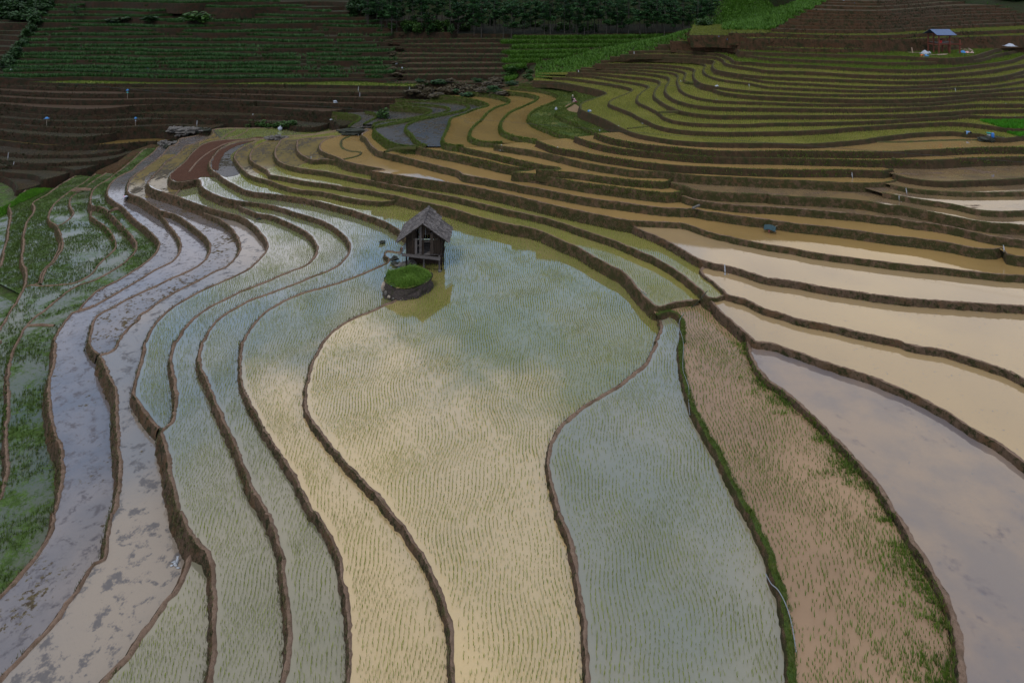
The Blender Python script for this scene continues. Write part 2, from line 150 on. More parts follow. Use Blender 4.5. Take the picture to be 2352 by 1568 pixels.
# ---------------------------------------------------------------- terrain building helpers
def tag(o, label=None, cat=None, group=None, kind=None):
    if label: o['label'] = label
    if cat: o['category'] = cat
    if group: o['group'] = group
    if kind: o['kind'] = kind
    return o
def link_mesh(name, me, mats, parent=None):
    o = bpy.data.objects.new(name, me); C.objects.link(o)
    for m in (mats if isinstance(mats, (list, tuple)) else [mats]): me.materials.append(m)
    if parent: o.parent = parent
    return o
def np_mesh(name, V, Fq=None, Ft=None, smooth=False, midx=None, attr=None):
    me = bpy.data.meshes.new(name)
    V = np.asarray(V, dtype=np.float32)
    nq = 0 if Fq is None else len(Fq); nt = 0 if Ft is None else len(Ft)
    me.vertices.add(len(V)); me.vertices.foreach_set('co', V.ravel())
    loops = []; starts = []; tot = []
    if nq: loops.append(np.asarray(Fq, dtype=np.int32).ravel()); starts.append(np.arange(nq) * 4); tot.append(np.full(nq, 4))
    if nt: loops.append(np.asarray(Ft, dtype=np.int32).ravel()); starts.append(nq * 4 + np.arange(nt) * 3); tot.append(np.full(nt, 3))
    loops = np.concatenate(loops)
    me.loops.add(len(loops)); me.loops.foreach_set('vertex_index', loops)
    me.polygons.add(nq + nt)
    me.polygons.foreach_set('loop_start', np.concatenate(starts).astype(np.int32))
    if midx is not None: me.polygons.foreach_set('material_index', np.asarray(midx, dtype=np.int32))
    if smooth: me.polygons.foreach_set('use_smooth', np.ones(nq + nt, dtype=bool))
    if attr is not None:
        for k, a in attr.items():
            at_ = me.attributes.new(k, 'FLOAT', 'POINT'); at_.data.foreach_set('value', np.asarray(a, dtype=np.float32))
    me.update(calc_edges=True); me.validate()
    return me
def smooth_line(p, step):
    """Catmull-Rom through p (n x 2), resampled at about step metres"""
    p = np.asarray(p, float)
    q = np.vstack([2 * p[0] - p[1], p, 2 * p[-1] - p[-2]])
    out = []
    for i in range(1, len(q) - 2):
        a, b, c, d = q[i - 1], q[i], q[i + 1], q[i + 2]
        # centripetal-ish tangents
        lb = np.linalg.norm(c - b) + 1e-6; la = np.linalg.norm(b - a) + 1e-6; ld = np.linalg.norm(d - c) + 1e-6
        m1 = ((c - b) / lb + (b - a) / la) * .5 * min(lb, la * 1.5)
        m2 = ((d - c) / ld + (c - b) / lb) * .5 * min(lb, ld * 1.5)
        n = max(2, int(lb / step))
        t = np.linspace(0, 1, n, endpoint=False)[:, None]
        out.append((2*t**3-3*t**2+1)*b + (t**3-2*t**2+t)*m1 + (-2*t**3+3*t**2)*c + (t**3-t**2)*m2)
    out.append(q[-2:-1] if False else p[-1:])
    return np.vstack(out)
def vnoise(x, seed=0.0):
    """cheap smooth 1-D noise"""
    return (np.sin(x * 1.0 + seed) + .6 * np.sin(x * 2.3 + seed * 1.7 + 1) + .4 * np.sin(x * 5.1 + seed * 2.9 + 2)) / 2.0
def normals2(p):
    d = np.gradient(p, axis=0); d /= np.linalg.norm(d, axis=1)[:, None] + 1e-9
    return np.stack([d[:, 1], -d[:, 0]], axis=1)
def smooth_arr(a, k):
    if k < 1: return a
    w = np.ones(2 * k + 1) / (2 * k + 1)
    return np.stack([np.convolve(np.pad(a[:, i], k, mode='edge'), w, mode='valid') for i in range(a.shape[1])], axis=1)

def outline(s):
    """world crest line and closed polygon of a terrace"""
    z = s['z'] + .08; px = list(s['pts'])
    ext = []
    (u1, v1), (u2, v2) = px[-2], px[-1]
    if v2 > 1535 and s['close'] == 'bot':
        k = (1720 - v2) / max(8, v2 - v1); px.append((u2 + max(-80, min(80, (u2 - u1) * k)), 1720))
    if u2 > 2330 and s['close'] in ('right', 'hill', 'bot') and v2 < 1500:
        k = 150 / max(10, u2 - u1); px.append((u2 + 150, v2 + (v2 - v1) * k))
    w = np.array([at(u, v, z)[:2] for u, v in px])
    if s['close'] == 'hill' and u2 < 2330:
        e = w[-1]; w = np.vstack([w, [e + (1.0, 1.0), e + (1.9, 3.5), e + (2.2, 9), e + (2.2, 16)]])
    dist = np.median(w[:, 1]); step = .2 if dist < 75 else (.5 if dist < 110 else .8)
    ln = smooth_line(w, step)
    L = np.concatenate([[0], np.cumsum(np.linalg.norm(np.diff(ln, axis=0), axis=1))])
    nn = normals2(ln); sd = (hash_(s['n']) % 97) * .37
    ln = ln + nn * (vnoise(L * .8, sd) * .05 + vnoise(L * 2.6, sd + 3) * .035)[:, None]
    cl = [tuple(at(u, v, z)[:2]) for u, v in s.get('cl', [])]
    e = ln[-1]
    if s['close'] == 'bot': cl += [(220, 12), (220, 165), (80, 160), (40, 146), (5, 137)]
    elif s['close'] == 'right':
        cl += [(230, (cl[-1] if cl else e)[1]), (230, 250 if s['z'] > 20.5 else 165), (ln[0][0] * 250 / ln[0][1] + 1.0 if s['z'] > 20.5 else ln[0][0] * 165 / ln[0][1] + 1 if s['z'] > 19 else 90, 250 if s['z'] > 20.5 else 165 if s['z'] > 19 else 160)]
        if 'pre' in s: cl += [tuple(at(u, v, z)[:2]) for u, v in s['pre']]
        elif s['z'] < 11: cl += [(40, 146), (5, 137)]
    elif s['close'] == 'left': cl += [(-30, 60), (-30, 110)]
    elif s['close'] == 'hill': cl += [(e[0] + 3, 245), (-280, 245)]
    poly = np.vstack([ln, np.array(cl)]) if cl else ln
    x, y = poly[:, 0], poly[:, 1]
    area = .5 * np.sum(x * np.roll(y, -1) - y * np.roll(x, -1))
    return ln, np.array(cl), area
def hash_(t):
    h = 7
    for ch in t: h = (h * 31 + ord(ch)) % 100003
    return h
def offset_line(ln, nn, o, k=3):
    # offsets on smoothed normals so tight bends do not fold badly
    return ln + smooth_arr(nn, k) * o

def bank_mesh(s, ln, area, near):
    """bund and riser: cross-section swept along the crest; material 0 = bund top, 1 = riser"""
    z = s['z']; bw = s.get('bw', .32) * (.72 if near else .85); h = s['drop'] + (2.0 if s['close'] == 'hill' else 1.2 if s['surf'].startswith('hill') or s['surf'] == 'ricegreen' else 0); sgn = 1.0 if area > 0 else -1.0
    nn = normals2(ln) * sgn
    L = np.concatenate([[0], np.cumsum(np.linalg.norm(np.diff(ln, axis=0), axis=1))])
    sd = (hash_(s['n']) % 89) * .53
    wv = 1 + .22 * vnoise(L * .7, sd) + .12 * vnoise(L * 3.3, sd + 1)
    bat = .20 if near else .32
    rows = [(-bw - .12, -.16), (-bw - .02, .02), (-bw * .75, .085), (-bw * .35, .11), (-.03, .075), (.06, -.03)]
    nr = 5 if near else 4
    for i in range(1, nr + 1): rows.append((.06 + bat * h * (i / nr) ** 1.15, -.03 - h * i / nr))
    V = []
    for r, (o, dz) in enumerate(rows):
        oo = o * (wv if o < 0 else 1.0) + 0 * L
        amp = .02 if r < 6 else .06
        oo = oo + vnoise(L * (2.1 + .4 * r), sd + r * 2.1) * amp + (rng.normal(0, .022, len(L)) if near else 0)
        p = offset_line(ln, nn, oo[:, None], 2 if abs(o) < .6 else 5)
        zz = z + dz + vnoise(L * (1.9 + .3 * r), sd + r * 1.3) * (.025 if r < 6 else .05) + (rng.normal(0, .012, len(L)) if near else 0)
        if r == 0: zz = np.full_like(L, z - .16)
        V.append(np.column_stack([p, zz]))
    n = len(ln); m = len(rows)
    V = np.stack(V, axis=1).reshape(-1, 3)     # index i*m + r
    i, r = np.meshgrid(np.arange(n - 1), np.arange(m - 1), indexing='ij')
    a = (i * m + r).ravel(); b = a + 1; c = a + m + 1; d = a + m
    Fq = np.column_stack([a, b, c, d] if sgn > 0 else [a, d, c, b])
    mi = np.where(r.ravel() >= 4, 1, 0)
    return V, Fq, mi
def flat_poly(pts, z):
    me_v = [Vector((p[0], p[1], 0)) for p in pts]
    tris = tessellate_polygon([me_v])
    V = np.column_stack([np.asarray(pts), np.full(len(pts), z)])
    T_ = np.array(tris, dtype=np.int32)
    a = V[T_[:, 1]] - V[T_[:, 0]]; b = V[T_[:, 2]] - V[T_[:, 0]]
    fl = (a[:, 0] * b[:, 1] - a[:, 1] * b[:, 0]) < 0
    T_[fl] = T_[fl][:, ::-1]
    return V, T_

# ---------------------------------------------------------------- materials
def nmat(name):
    m = bpy.data.materials.new(name); m.use_nodes = True
    nt = m.node_tree; nt.nodes.clear()
    return m, nt
class NB:
    """tiny node builder"""
    def __init__(s, nt): s.nt = nt
    def n(s, t, **kw):
        nd = s.nt.nodes.new(t)
        ins = kw.pop('ins', {})
        for k, v in kw.items(): setattr(nd, k, v)
        for k, v in ins.items(): s.set(nd.inputs[k], v)
        return nd
    def set(s, sock, v):
        if isinstance(v, bpy.types.NodeSocket): s.nt.links.new(v, sock)
        else:
            if isinstance(v, tuple) and len(v) == 3 and sock.type == 'RGBA': v = (*v, 1)
            sock.default_value = v
    def noise(s, vec, scale, detail=4, rough=.6, out='Fac', dist=0):
        nd = s.n('ShaderNodeTexNoise', ins={'Vector': vec, 'Scale': scale, 'Detail': detail, 'Roughness': rough, 'Distortion': dist})
        return nd.outputs[out]
    def ramp(s, x, a, b, lo=0.0, hi=1.0, smooth=True):
        nd = s.n('ShaderNodeMapRange', ins={'Value': x, 'From Min': a, 'From Max': b, 'To Min': lo, 'To Max': hi})
        if smooth: nd.interpolation_type = 'SMOOTHSTEP'
        return nd.outputs['Result']
    def mix(s, f, a, b):
        nd = s.n('ShaderNodeMix', data_type='RGBA')
        s.set(nd.inputs['Factor'], f); s.set(nd.inputs['A'], a); s.set(nd.inputs['B'], b)
        return nd.outputs['Result']
    def math(s, op, a, b=0.0, c=0.0):
        nd = s.n('ShaderNodeMath', operation=op)
        s.set(nd.inputs[0], a); s.set(nd.inputs[1], b)
        if len(nd.inputs) > 2: s.set(nd.inputs[2], c)
        return nd.outputs[0]
    def pos(s, scale=(1, 1, 1)):
        g = s.n('ShaderNodeNewGeometry').outputs['Position']
        if scale == (1, 1, 1): return g
        return s.n('ShaderNodeMapping', ins={'Vector': g, 'Scale': scale}).outputs[0]
    def out(s, sh):
        o = s.n('ShaderNodeOutputMaterial'); s.nt.links.new(sh, o.inputs['Surface'])
    def bump(s, h, strength=.5, dist=.05):
        return s.n('ShaderNodeBump', ins={'Height': h, 'Strength': strength, 'Distance': dist}).outputs[0]
    def bsdf(s, col, rough=.9, spec=.3, normal=None, **ins):
        nd = s.n('ShaderNodeBsdfPrincipled', ins={'Base Color': col, 'Roughness': rough, 'Specular IOR Level': spec})
        if normal is not None: s.set(nd.inputs['Normal'], normal)
        for k, v in ins.items(): s.set(nd.inputs[k], v)
        return nd.outputs[0]
def soil_mat(name, c1, c2, c3=None, gscale=1.5, moss=None, moss_lo=.5, moss_hi=.62, streak=False, bump=.6):
    m, nt = nmat(name); b = NB(nt); p = b.pos()
    pv = b.pos((1, 1, .35)) if streak else p
    n1 = b.noise(pv, gscale * 3, 6, .65); n2 = b.noise(p, gscale * 14, 4, .7); n3 = b.noise(p, gscale * .35, 3)
    f = b.math('MULTIPLY_ADD', n1, .55, b.math('MULTIPLY', n2, .45))
    col = b.mix(b.ramp(f, .32, .66), c1, c2)
    if c3: col = b.mix(b.math('MULTIPLY', b.ramp(n3, .48, .66), .7), col, c3)
    if moss:
        g = b.noise(p, gscale * 1.1, 5, .7); g2 = b.noise(p, gscale * 9, 3, .7)
        gg = b.math('MULTIPLY_ADD', g2, .35, b.math('MULTIPLY', g, .75))
        col = b.mix(b.ramp(gg, moss_lo, moss_hi), col, b.mix(n2, moss, tuple(x * .45 for x in moss)))
    b.out(b.bsdf(col, .95, .15, b.bump(b.math('ADD', n1, b.math('MULTIPLY', n2, .5)), bump, .12)))
    return m
def water_mat(name, mud, mud2, lscale=.12, ior=1.38, rough=.05, clod=0, clodcol=(.05, .035, .02), clodcol2=(.09, .07, .03), cscale=2.2, silt=0, siltcol=(.12, .12, .13), stretch=(1, 1, 1), weed=0, weedcol=(.04, .07, .02), wscale=.5, wave=.015, grad=None, gain=1.0, sscale=.55, ssoft=.05, speck=0):
    """muddy flooded paddy: turbid water (diffuse) under a mirror-like film, with clods, silt bars or weeds breaking it"""
    m, nt = nmat(name); b = NB(nt); p = b.pos()
    n = b.noise(p, lscale, 4, .55)
    col = b.mix(b.ramp(n, .36, .64), mud, mud2)
    if grad:                                                     # turbidity across one pool, with the cream cloud reflection painted into the mud
        (x0, y0, x1, y1, cg) = grad
        sx = b.n('ShaderNodeSeparateXYZ', ins={'Vector': p}); dx, dy = x1 - x0, y1 - y0; q = dx * dx + dy * dy
        t = b.math('ADD', b.math('MULTIPLY', b.math('SUBTRACT', sx.outputs['X'], x0), dx / q), b.math('MULTIPLY', b.math('SUBTRACT', sx.outputs['Y'], y0), dy / q))
        t = b.math('ADD', t, b.math('MULTIPLY', b.math('SUBTRACT', b.noise(p, .16, 4, .6), .5), 1.0))
        col = b.mix(b.ramp(t, .2, .8), col, cg)
    fine = b.noise(p, 9, 3, .6)
    col = b.mix(b.math('MULTIPLY', b.ramp(fine, .4, .8), .12), col, tuple(x * .6 for x in mud))
    wn = b.bump(b.noise(b.pos((1, 1.6, 1)), 2.2, 3, .5), wave * 4, .02)
    dif = b.bsdf(col, .9, 0.0)
    gl = b.n('ShaderNodeBsdfGlossy', ins={'Roughness': rough, 'Normal': wn, 'Color': (.97, .98, 1.0)})
    fr = b.n('ShaderNodeFresnel', ins={'IOR': ior, 'Normal': wn}).outputs[0]
    if gain != 1.0: fr = b.math('MINIMUM', b.math('MULTIPLY', fr, gain), 1.0)
    sh = b.n('ShaderNodeMixShader', ins={0: fr, 1: dif, 2: gl.outputs[0]}).outputs[0]
    if silt:
        q = b.pos(stretch)
        a = b.noise(q, sscale, 7, .66, dist=.4); a2 = b.noise(q, sscale * 5, 5, .75)
        f = b.math('MULTIPLY_ADD', a2, .35, b.math('MULTIPLY', a, .75))
        mk = b.ramp(f, silt, silt + ssoft)
        sb = b.bsdf(b.mix(a2, siltcol, tuple(x * .7 for x in siltcol)), .45, .25)
        sh = b.n('ShaderNodeMixShader', ins={0: b.math('MULTIPLY', mk, .85), 1: sh, 2: sb}).outputs[0]
    if speck:
        mk = b.ramp(b.noise(p, 4.5, 3, .7), speck, speck + .03)
        sh = b.n('ShaderNodeMixShader', ins={0: b.math('MULTIPLY', mk, .7), 1: sh, 2: b.bsdf((.11, .115, .12), .6, .2)}).outputs[0]
    if clod:
        q = b.pos(stretch)
        a = b.noise(q, cscale, 5, .7); big = b.noise(q, cscale * .14, 3, .6)
        f = b.math('MULTIPLY_ADD', big, .45, b.math('MULTIPLY', a, .65))
        mk = b.ramp(f, clod, clod + .05)
        sb = b.bsdf(b.mix(b.ramp(b.noise(p, 3.1, 4), .4, .6), clodcol, clodcol2), .8, .2, b.bump(a, 1.0, .1))
        sh = b.n('ShaderNodeMixShader', ins={0: mk, 1: sh, 2: sb}).outputs[0]
    if weed:
        a = b.noise(p, wscale, 6, .7); a2 = b.noise(p, 6, 4, .75)
        f = b.math('MULTIPLY_ADD', a2, .45, b.math('MULTIPLY', a, .62))
        mk = b.ramp(f, weed, weed + .12)
        sb = b.bsdf(b.mix(b.ramp(b.noise(p, 2.0, 4), .35, .65), weedcol, tuple(x * 1.7 for x in weedcol)), .9, .1, b.bump(a2, 1.0, .1))
        sh = b.n('ShaderNodeMixShader', ins={0: mk, 1: sh, 2: sb}).outputs[0]
    b.out(sh); return m
def leaf_mat(name, c1, c2, trans=.25, rough=.6, zvar=None):
    m, nt = nmat(name); b = NB(nt)
    r = b.n('ShaderNodeAttribute', attribute_name='rnd').outputs['Fac']
    col = b.mix(r, c1, c2)
    big = b.noise(b.pos(), .35, 3)
    col = b.mix(b.math('MULTIPLY', b.ramp(big, .4, .65), .35), col, tuple(x * .6 for x in c1))
    d = b.bsdf(col, rough, .25)
    if trans:
        t = b.n('ShaderNodeBsdfTranslucent', ins={'Color': col})
        d = b.n('ShaderNodeMixShader', ins={0: trans, 1: d, 2: t.outputs[0]}).outputs[0]
    b.out(d); return m
def plain(name, col, rough=.7, var=.25, scale=6, spec=.3, metal=0, stretch=(1, 1, 1), col2=None, bump=.2):
    m, nt = nmat(name); b = NB(nt)
    tc = b.n('ShaderNodeTexCoord').outputs['Object']
    q = b.n('ShaderNodeMapping', ins={'Vector': tc, 'Scale': stretch}).outputs[0]
    n = b.noise(q, scale, 5, .65)
    c = b.mix(b.ramp(n, .3, .7), col, col2 if col2 else tuple(x * (1 - var) for x in col))
    b.out(b.bsdf(c, rough, spec, b.bump(n, bump, .02), Metallic=metal)); return m
M = {}
M['bund'] = soil_mat('dry mud bund', (.11, .070, .046), (.195, .133, .094), (.085, .054, .034), 1.6, moss=(.05, .05, .016), moss_lo=.60, moss_hi=.72, bump=.7)
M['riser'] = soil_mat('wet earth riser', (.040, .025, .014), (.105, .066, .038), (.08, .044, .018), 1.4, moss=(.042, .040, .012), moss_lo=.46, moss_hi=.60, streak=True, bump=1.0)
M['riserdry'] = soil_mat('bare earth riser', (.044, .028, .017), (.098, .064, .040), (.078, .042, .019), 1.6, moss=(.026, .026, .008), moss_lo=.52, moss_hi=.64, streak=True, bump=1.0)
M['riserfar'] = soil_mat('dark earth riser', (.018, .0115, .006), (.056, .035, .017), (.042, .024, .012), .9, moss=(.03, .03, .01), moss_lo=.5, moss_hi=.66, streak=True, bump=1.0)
M['riserhillshade'] = soil_mat('dark bank', (.007, .0042, .0025), (.036, .021, .0115), (.028, .013, .006), .8, moss=(.012, .016, .006), moss_lo=.52, moss_hi=.66, streak=True, bump=1.0)  # dim light on the back hill is put into this soil colour
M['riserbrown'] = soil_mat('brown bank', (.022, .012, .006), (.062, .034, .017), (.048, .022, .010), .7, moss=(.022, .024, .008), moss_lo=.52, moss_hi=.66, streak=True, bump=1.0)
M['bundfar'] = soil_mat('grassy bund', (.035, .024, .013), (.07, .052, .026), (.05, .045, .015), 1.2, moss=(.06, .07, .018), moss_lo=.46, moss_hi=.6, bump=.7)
M['bundhill'] = soil_mat('hill bund', (.016, .012, .007), (.036, .026, .015), (.025, .024, .01), 1.0, moss=(.025, .032, .010), moss_lo=.48, moss_hi=.62, bump=.7)  # soil colour darkened too, carrying the hill's dim light
M['bundgrass'] = soil_mat('green bund', (.05, .06, .016), (.085, .10, .024), (.06, .045, .02), 1.5, moss=(.05, .085, .015), moss_lo=.45, moss_hi=.6, bump=.8)
M['bundrowgreen'] = soil_mat('grassy hill edge', (.016, .028, .007), (.035, .048, .011), (.024, .022, .008), 1.0, moss=(.03, .055, .012), moss_lo=.4, moss_hi=.6)
def ground_mat():
    m, nt = nmat('hill ground'); b = NB(nt); p = b.pos()
    y = b.n('ShaderNodeSeparateXYZ', ins={'Vector': p}).outputs['Y']
    n1 = b.noise(p, .5, 6, .7); n2 = b.noise(p, 3.0, 5, .7); n3 = b.noise(p, .12, 4)
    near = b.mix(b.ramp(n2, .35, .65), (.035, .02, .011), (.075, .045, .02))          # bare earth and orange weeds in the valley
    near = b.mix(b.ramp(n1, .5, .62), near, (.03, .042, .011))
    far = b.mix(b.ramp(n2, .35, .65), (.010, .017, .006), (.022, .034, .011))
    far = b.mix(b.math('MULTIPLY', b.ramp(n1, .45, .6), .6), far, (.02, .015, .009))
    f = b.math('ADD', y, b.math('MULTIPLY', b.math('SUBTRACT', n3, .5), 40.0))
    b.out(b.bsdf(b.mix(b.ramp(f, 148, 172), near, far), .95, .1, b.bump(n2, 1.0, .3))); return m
M['ground'] = ground_mat()
SURF = {}
def W(k, *a, **kw): SURF[k] = water_mat('paddy water ' + k, *a, **kw)
W('main', (.15, .138, .048), (.185, .155, .054), .1, ior=1.40, gain=2.3, grad=(5, 55, -6, 40, (.40, .29, .138)))
W('rice', (.12, .12, .082), (.16, .148, .10), .1, ior=1.40, gain=2.3)
W('ricer', (.165, .16, .11), (.205, .185, .125), .1, ior=1.40, gain=1.8)
W('ricey', (.19, .16, .048), (.16, .145, .048), .1, ior=1.40, gain=1.4)
W('riceb', (.13, .125, .072), (.165, .148, .076), .1, ior=1.40, gain=2.2, grad=(-17, 58, -14, 46, (.36, .265, .135)))
W('ricebrown', (.26, .168, .098), (.21, .135, .08), .15, ior=1.33, gain=.75)
W('ricefar', (.15, .14, .032), (.115, .112, .026), .1, ior=1.33)
W('ricegreen', (.05, .065, .009), (.07, .08, .012), .15, ior=1.3)
W('mudy', (.25, .16, .058), (.205, .132, .048), .1, ior=1.36, gain=1.5, speck=.68)  # mud darkened: the vignette over the far pools is put into its colour
W('mudo', (.165, .108, .036), (.14, .092, .032), .15, ior=1.33, clod=.665, cscale=1.6, stretch=(.7, 1, 1))  # same far vignette darkening painted into this mud
W('mudpatch', (.17, .115, .055), (.115, .08, .046), .25, ior=1.36, gain=1.3, clod=.60, cscale=.8, clodcol=(.075, .047, .03), clodcol2=(.10, .065, .038), stretch=(.3, 1, 1))
W('mudspot', (.17, .125, .048), (.13, .10, .042), .2, ior=1.36, clod=.55, cscale=1.5, stretch=(1.6, .7, 1), clodcol=(.035, .028, .018), clodcol2=(.06, .046, .026))
W('white', (.27, .188, .092), (.235, .165, .086), .08, ior=1.42, gain=1.6, silt=.69, sscale=.8, speck=.655, siltcol=(.16, .14, .12))
W('lavbig', (.19, .14, .105), (.125, .105, .10), .22, ior=1.42, gain=1.4, silt=.60, siltcol=(.12, .10, .105), ssoft=.16, sscale=.4, speck=.665)
W('lavclear', (.19, .155, .12), (.155, .135, .115), .12, ior=1.42, gain=1.5, silt=.57, siltcol=(.085, .078, .078), ssoft=.07, sscale=.75, clod=.69, cscale=2.6)
W('lav', (.13, .112, .108), (.10, .09, .092), .3, ior=1.42, gain=1.6, silt=.555, siltcol=(.075, .064, .068), ssoft=.12, sscale=1.3, clod=.64, cscale=3.2)
W('spotlav', (.115, .10, .092), (.085, .076, .074), .3, ior=1.42, gain=1.5, silt=.56, siltcol=(.065, .056, .058), ssoft=.12, sscale=1.3, clod=.615, cscale=3.0, clodcol=(.04, .027, .016), clodcol2=(.065, .045, .022))
W('clod', (.13, .11, .10), (.10, .088, .084), .2, ior=1.42, gain=1.5, silt=.58, siltcol=(.07, .06, .06), ssoft=.1, sscale=1.2, clod=.575, cscale=2.3, clodcol=(.055, .036, .017), clodcol2=(.08, .058, .025))
W('weedy', (.075, .08, .048), (.058, .068, .036), .2, ior=1.40, weed=.475, weedcol=(.038, .065, .014), wscale=.45)
W('weedy2', (.095, .098, .062), (.07, .08, .05), .2, ior=1.40, gain=1.1, weed=.50, weedcol=(.038, .065, .015), wscale=.35)
W('graymud', (.045, .037, .028), (.032, .027, .022), .3, ior=1.33, clod=.55, cscale=1.1, clodcol=(.025, .018, .013), clodcol2=(.04, .035, .016), rough=.2)
W('graypool', (.04, .038, .028), (.05, .042, .027), .2, ior=1.3, weed=.62)
W('graypool2', (.04, .036, .028), (.04, .03, .018), .15, ior=1.3, weed=.58, weedcol=(.05, .036, .010))
W('hpool', (.045, .038, .018), (.036, .032, .019), .1, ior=1.3, weed=.64)
SURF['hsoil'] = soil_mat('hill soil', (.032, .019, .010), (.055, .034, .019), None, .8)  # earth tone lowered to paint in the dim light of the hill
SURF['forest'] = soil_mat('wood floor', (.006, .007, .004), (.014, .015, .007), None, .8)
SURF['hgreen'] = soil_mat('thin yellow rice', (.10, .11, .018), (.13, .14, .03), None, .8)
SURF['weedo'] = soil_mat('orange weeds', (.06, .035, .010), (.10, .065, .014), (.05, .05, .012), .8)
SURF['corn'] = soil_mat('corn soil', (.012, .014, .006), (.028, .021, .011), (.014, .024, .006), .6)
SURF['bean'] = soil_mat('bean soil', (.03, .018, .010), (.065, .038, .021), (.03, .032, .012), .6)
SURF['grass'] = soil_mat('grassy terrace', (.055, .07, .014), (.10, .105, .02), (.13, .09, .04), .5, moss=(.04, .07, .012), moss_lo=.46, moss_hi=.6)
SURF['hillgreen'] = soil_mat('thin grass', (.03, .035, .010), (.05, .055, .012), (.045, .03, .015), .5)
SURF['hillbrown'] = soil_mat('bare hill', (.028, .018, .009), (.05, .034, .016), (.04, .038, .012), .6)
SURF['choc'] = soil_mat('ploughed red soil', (.040, .017, .009), (.08, .035, .019), (.055, .022, .011), 1.2, bump=1.0)
# ---------------------------------------------------------------- build the terraces
NEARSET = set('A B Cc D Eb E F G H I J1 J2 J3 J4 R1 R2 W1 W2 W3 W4 b c d d2 e k l n o m p'.split())
HILL = lambda n: n[0] in 'hcf' and len(n) > 1
for s in S:
    ln, cl, area = outline(s)
    s['ln'], s['cl_'], s['area'] = ln, cl, area
    near = s['n'] in NEARSET
    sgn = 1.0 if area > 0 else -1.0
    V, Fq, mi = bank_mesh(s, ln, area, near)
    hill = s['close'] == 'hill'
    if hill: mats = [M['bundrowgreen'] if s['surf'] in ('corn', 'bean', 'hgreen') else M['bundhill'], M['riserhillshade']]
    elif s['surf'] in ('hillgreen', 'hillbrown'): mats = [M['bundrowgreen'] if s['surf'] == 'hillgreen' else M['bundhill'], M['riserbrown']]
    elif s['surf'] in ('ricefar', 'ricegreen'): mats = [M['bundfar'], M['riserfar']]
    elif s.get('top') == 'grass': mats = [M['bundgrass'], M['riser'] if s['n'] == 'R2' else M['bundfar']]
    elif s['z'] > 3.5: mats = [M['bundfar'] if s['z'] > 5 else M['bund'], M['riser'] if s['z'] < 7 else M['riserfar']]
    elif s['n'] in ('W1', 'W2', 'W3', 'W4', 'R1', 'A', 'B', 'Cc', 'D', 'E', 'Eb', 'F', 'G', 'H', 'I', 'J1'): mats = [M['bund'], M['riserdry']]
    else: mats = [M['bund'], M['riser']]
    o = link_mesh('earth_bank', np_mesh('earth_bank', V, Fq, smooth=True, midx=mi), mats)
    tag(o, kind='structure')
    # level surface: reaches under its own bund
    inner = offset_line(ln, normals2(ln) * sgn, np.full((len(ln), 1), -.10), 2)
    k = 3
    pts = np.vstack([inner[::k], inner[-1:], cl]) if len(cl) else np.vstack([inner[::k], inner[-1:]])
    s['poly'] = pts
    Vp, Tp = flat_poly(pts, s['z'])
    wet = s['surf'] in SURF and 'paddy' in SURF[s['surf']].name
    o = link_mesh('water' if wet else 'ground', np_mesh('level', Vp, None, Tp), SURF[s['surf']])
    tag(o, kind='structure')
# ---- patches of other ground or other water inside one level
def patch(z, line, surf, dz=.03):
    z = zz_(z)
    px = P(line); w = np.array([at(u, v, z)[:2] for u, v in px])
    w = smooth_line(np.vstack([w, w[:1]]), .8)[:-1]
    w = w + rng.normal(0, .05, w.shape)
    V, T_ = flat_poly(w, z + dz)
    wet = 'paddy' in SURF[surf].name
    o = link_mesh('water' if wet else 'ground', np_mesh('patch', V, None, T_), SURF[surf]); tag(o, kind='structure')
    return dict(n='patch', z=z + dz, poly=w, surf=surf)
PATCH = []
PATCH.append(patch(-.85, '10:140,1266; 00:2340,1275 2050,1290 1910,1315 1808,1375 1710,1480 1612,1560; 01:1570,40 1572,72 1606,97 1650,101 1700,95 1815,76 1840,60 2010,60 2060,20 1990,-40; 00:1960,1430 2100,1320 2351,1262', 'choc', .05))
PATCH.append(patch(0, '00:2345,1288 2200,1308 2060,1355 1972,1432 1935,1500 1958,1562; 01:2000,20 2080,60 2190,40 2200,0; 00:2130,1480 2120,1430 2160,1390 2240,1335 2351,1282', 'clodsoil' if 'clodsoil' in SURF else 'graymud', .012))
PATCH.append(patch(0, '00:1942,1500 1976,1434 2062,1360 2202,1313 2345,1293 2200,1335 2085,1392 2030,1460 2010,1520 2004,1566 1962,1562', 'choc', .04))
PATCH.append(patch(-2.15, '00:1960,1210 1910,1275 1810,1315 1700,1345 1630,1420 1530,1490 1465,1560; 01:1402,60 1370,115 1410,155 1500,190 1600,220 1645,185 1655,150 1625,115 1550,75 1545,40; 00:1590,1568 1700,1470 1800,1365 1900,1300 2010,1280', 'mudspot', .012))
PATCH.append(patch(-3.7, '00:1500,1424 1420,1490 1340,1540 1300,1568; 01:1270,20 1220,75 1185,140 1195,195 1310,250 1400,245 1440,215 1345,130 1335,70 1380,20; 00:1440,1568 1520,1480 1610,1418', 'mudspot', .012))
PATCH.append(patch(2.1, '10:250,1282 208,1322 178,1400 190,1448 248,1494 385,1530 410,1515 530,1474 440,1440 380,1400 362,1330 385,1280', 'mudspot', .012))
PATCH.append(patch(1.35, '10:100,1295; 00:2345,1355 2305,1402 2296,1440 2312,1478; 10:0,1508 100,1560 160,1530 320,1545 235,1500 170,1450 160,1400 190,1320 240,1276', 'mudspot', .012))
PATCH.append(patch(.65, '00:2345,1305 2245,1350 2176,1397 2156,1440 2186,1500 2246,1564; 01:2290,30 2351,40; 10:60,1568 0,1520; 00:2300,1478 2280,1440 2290,1395 2330,1345', 'mudspot', .012))
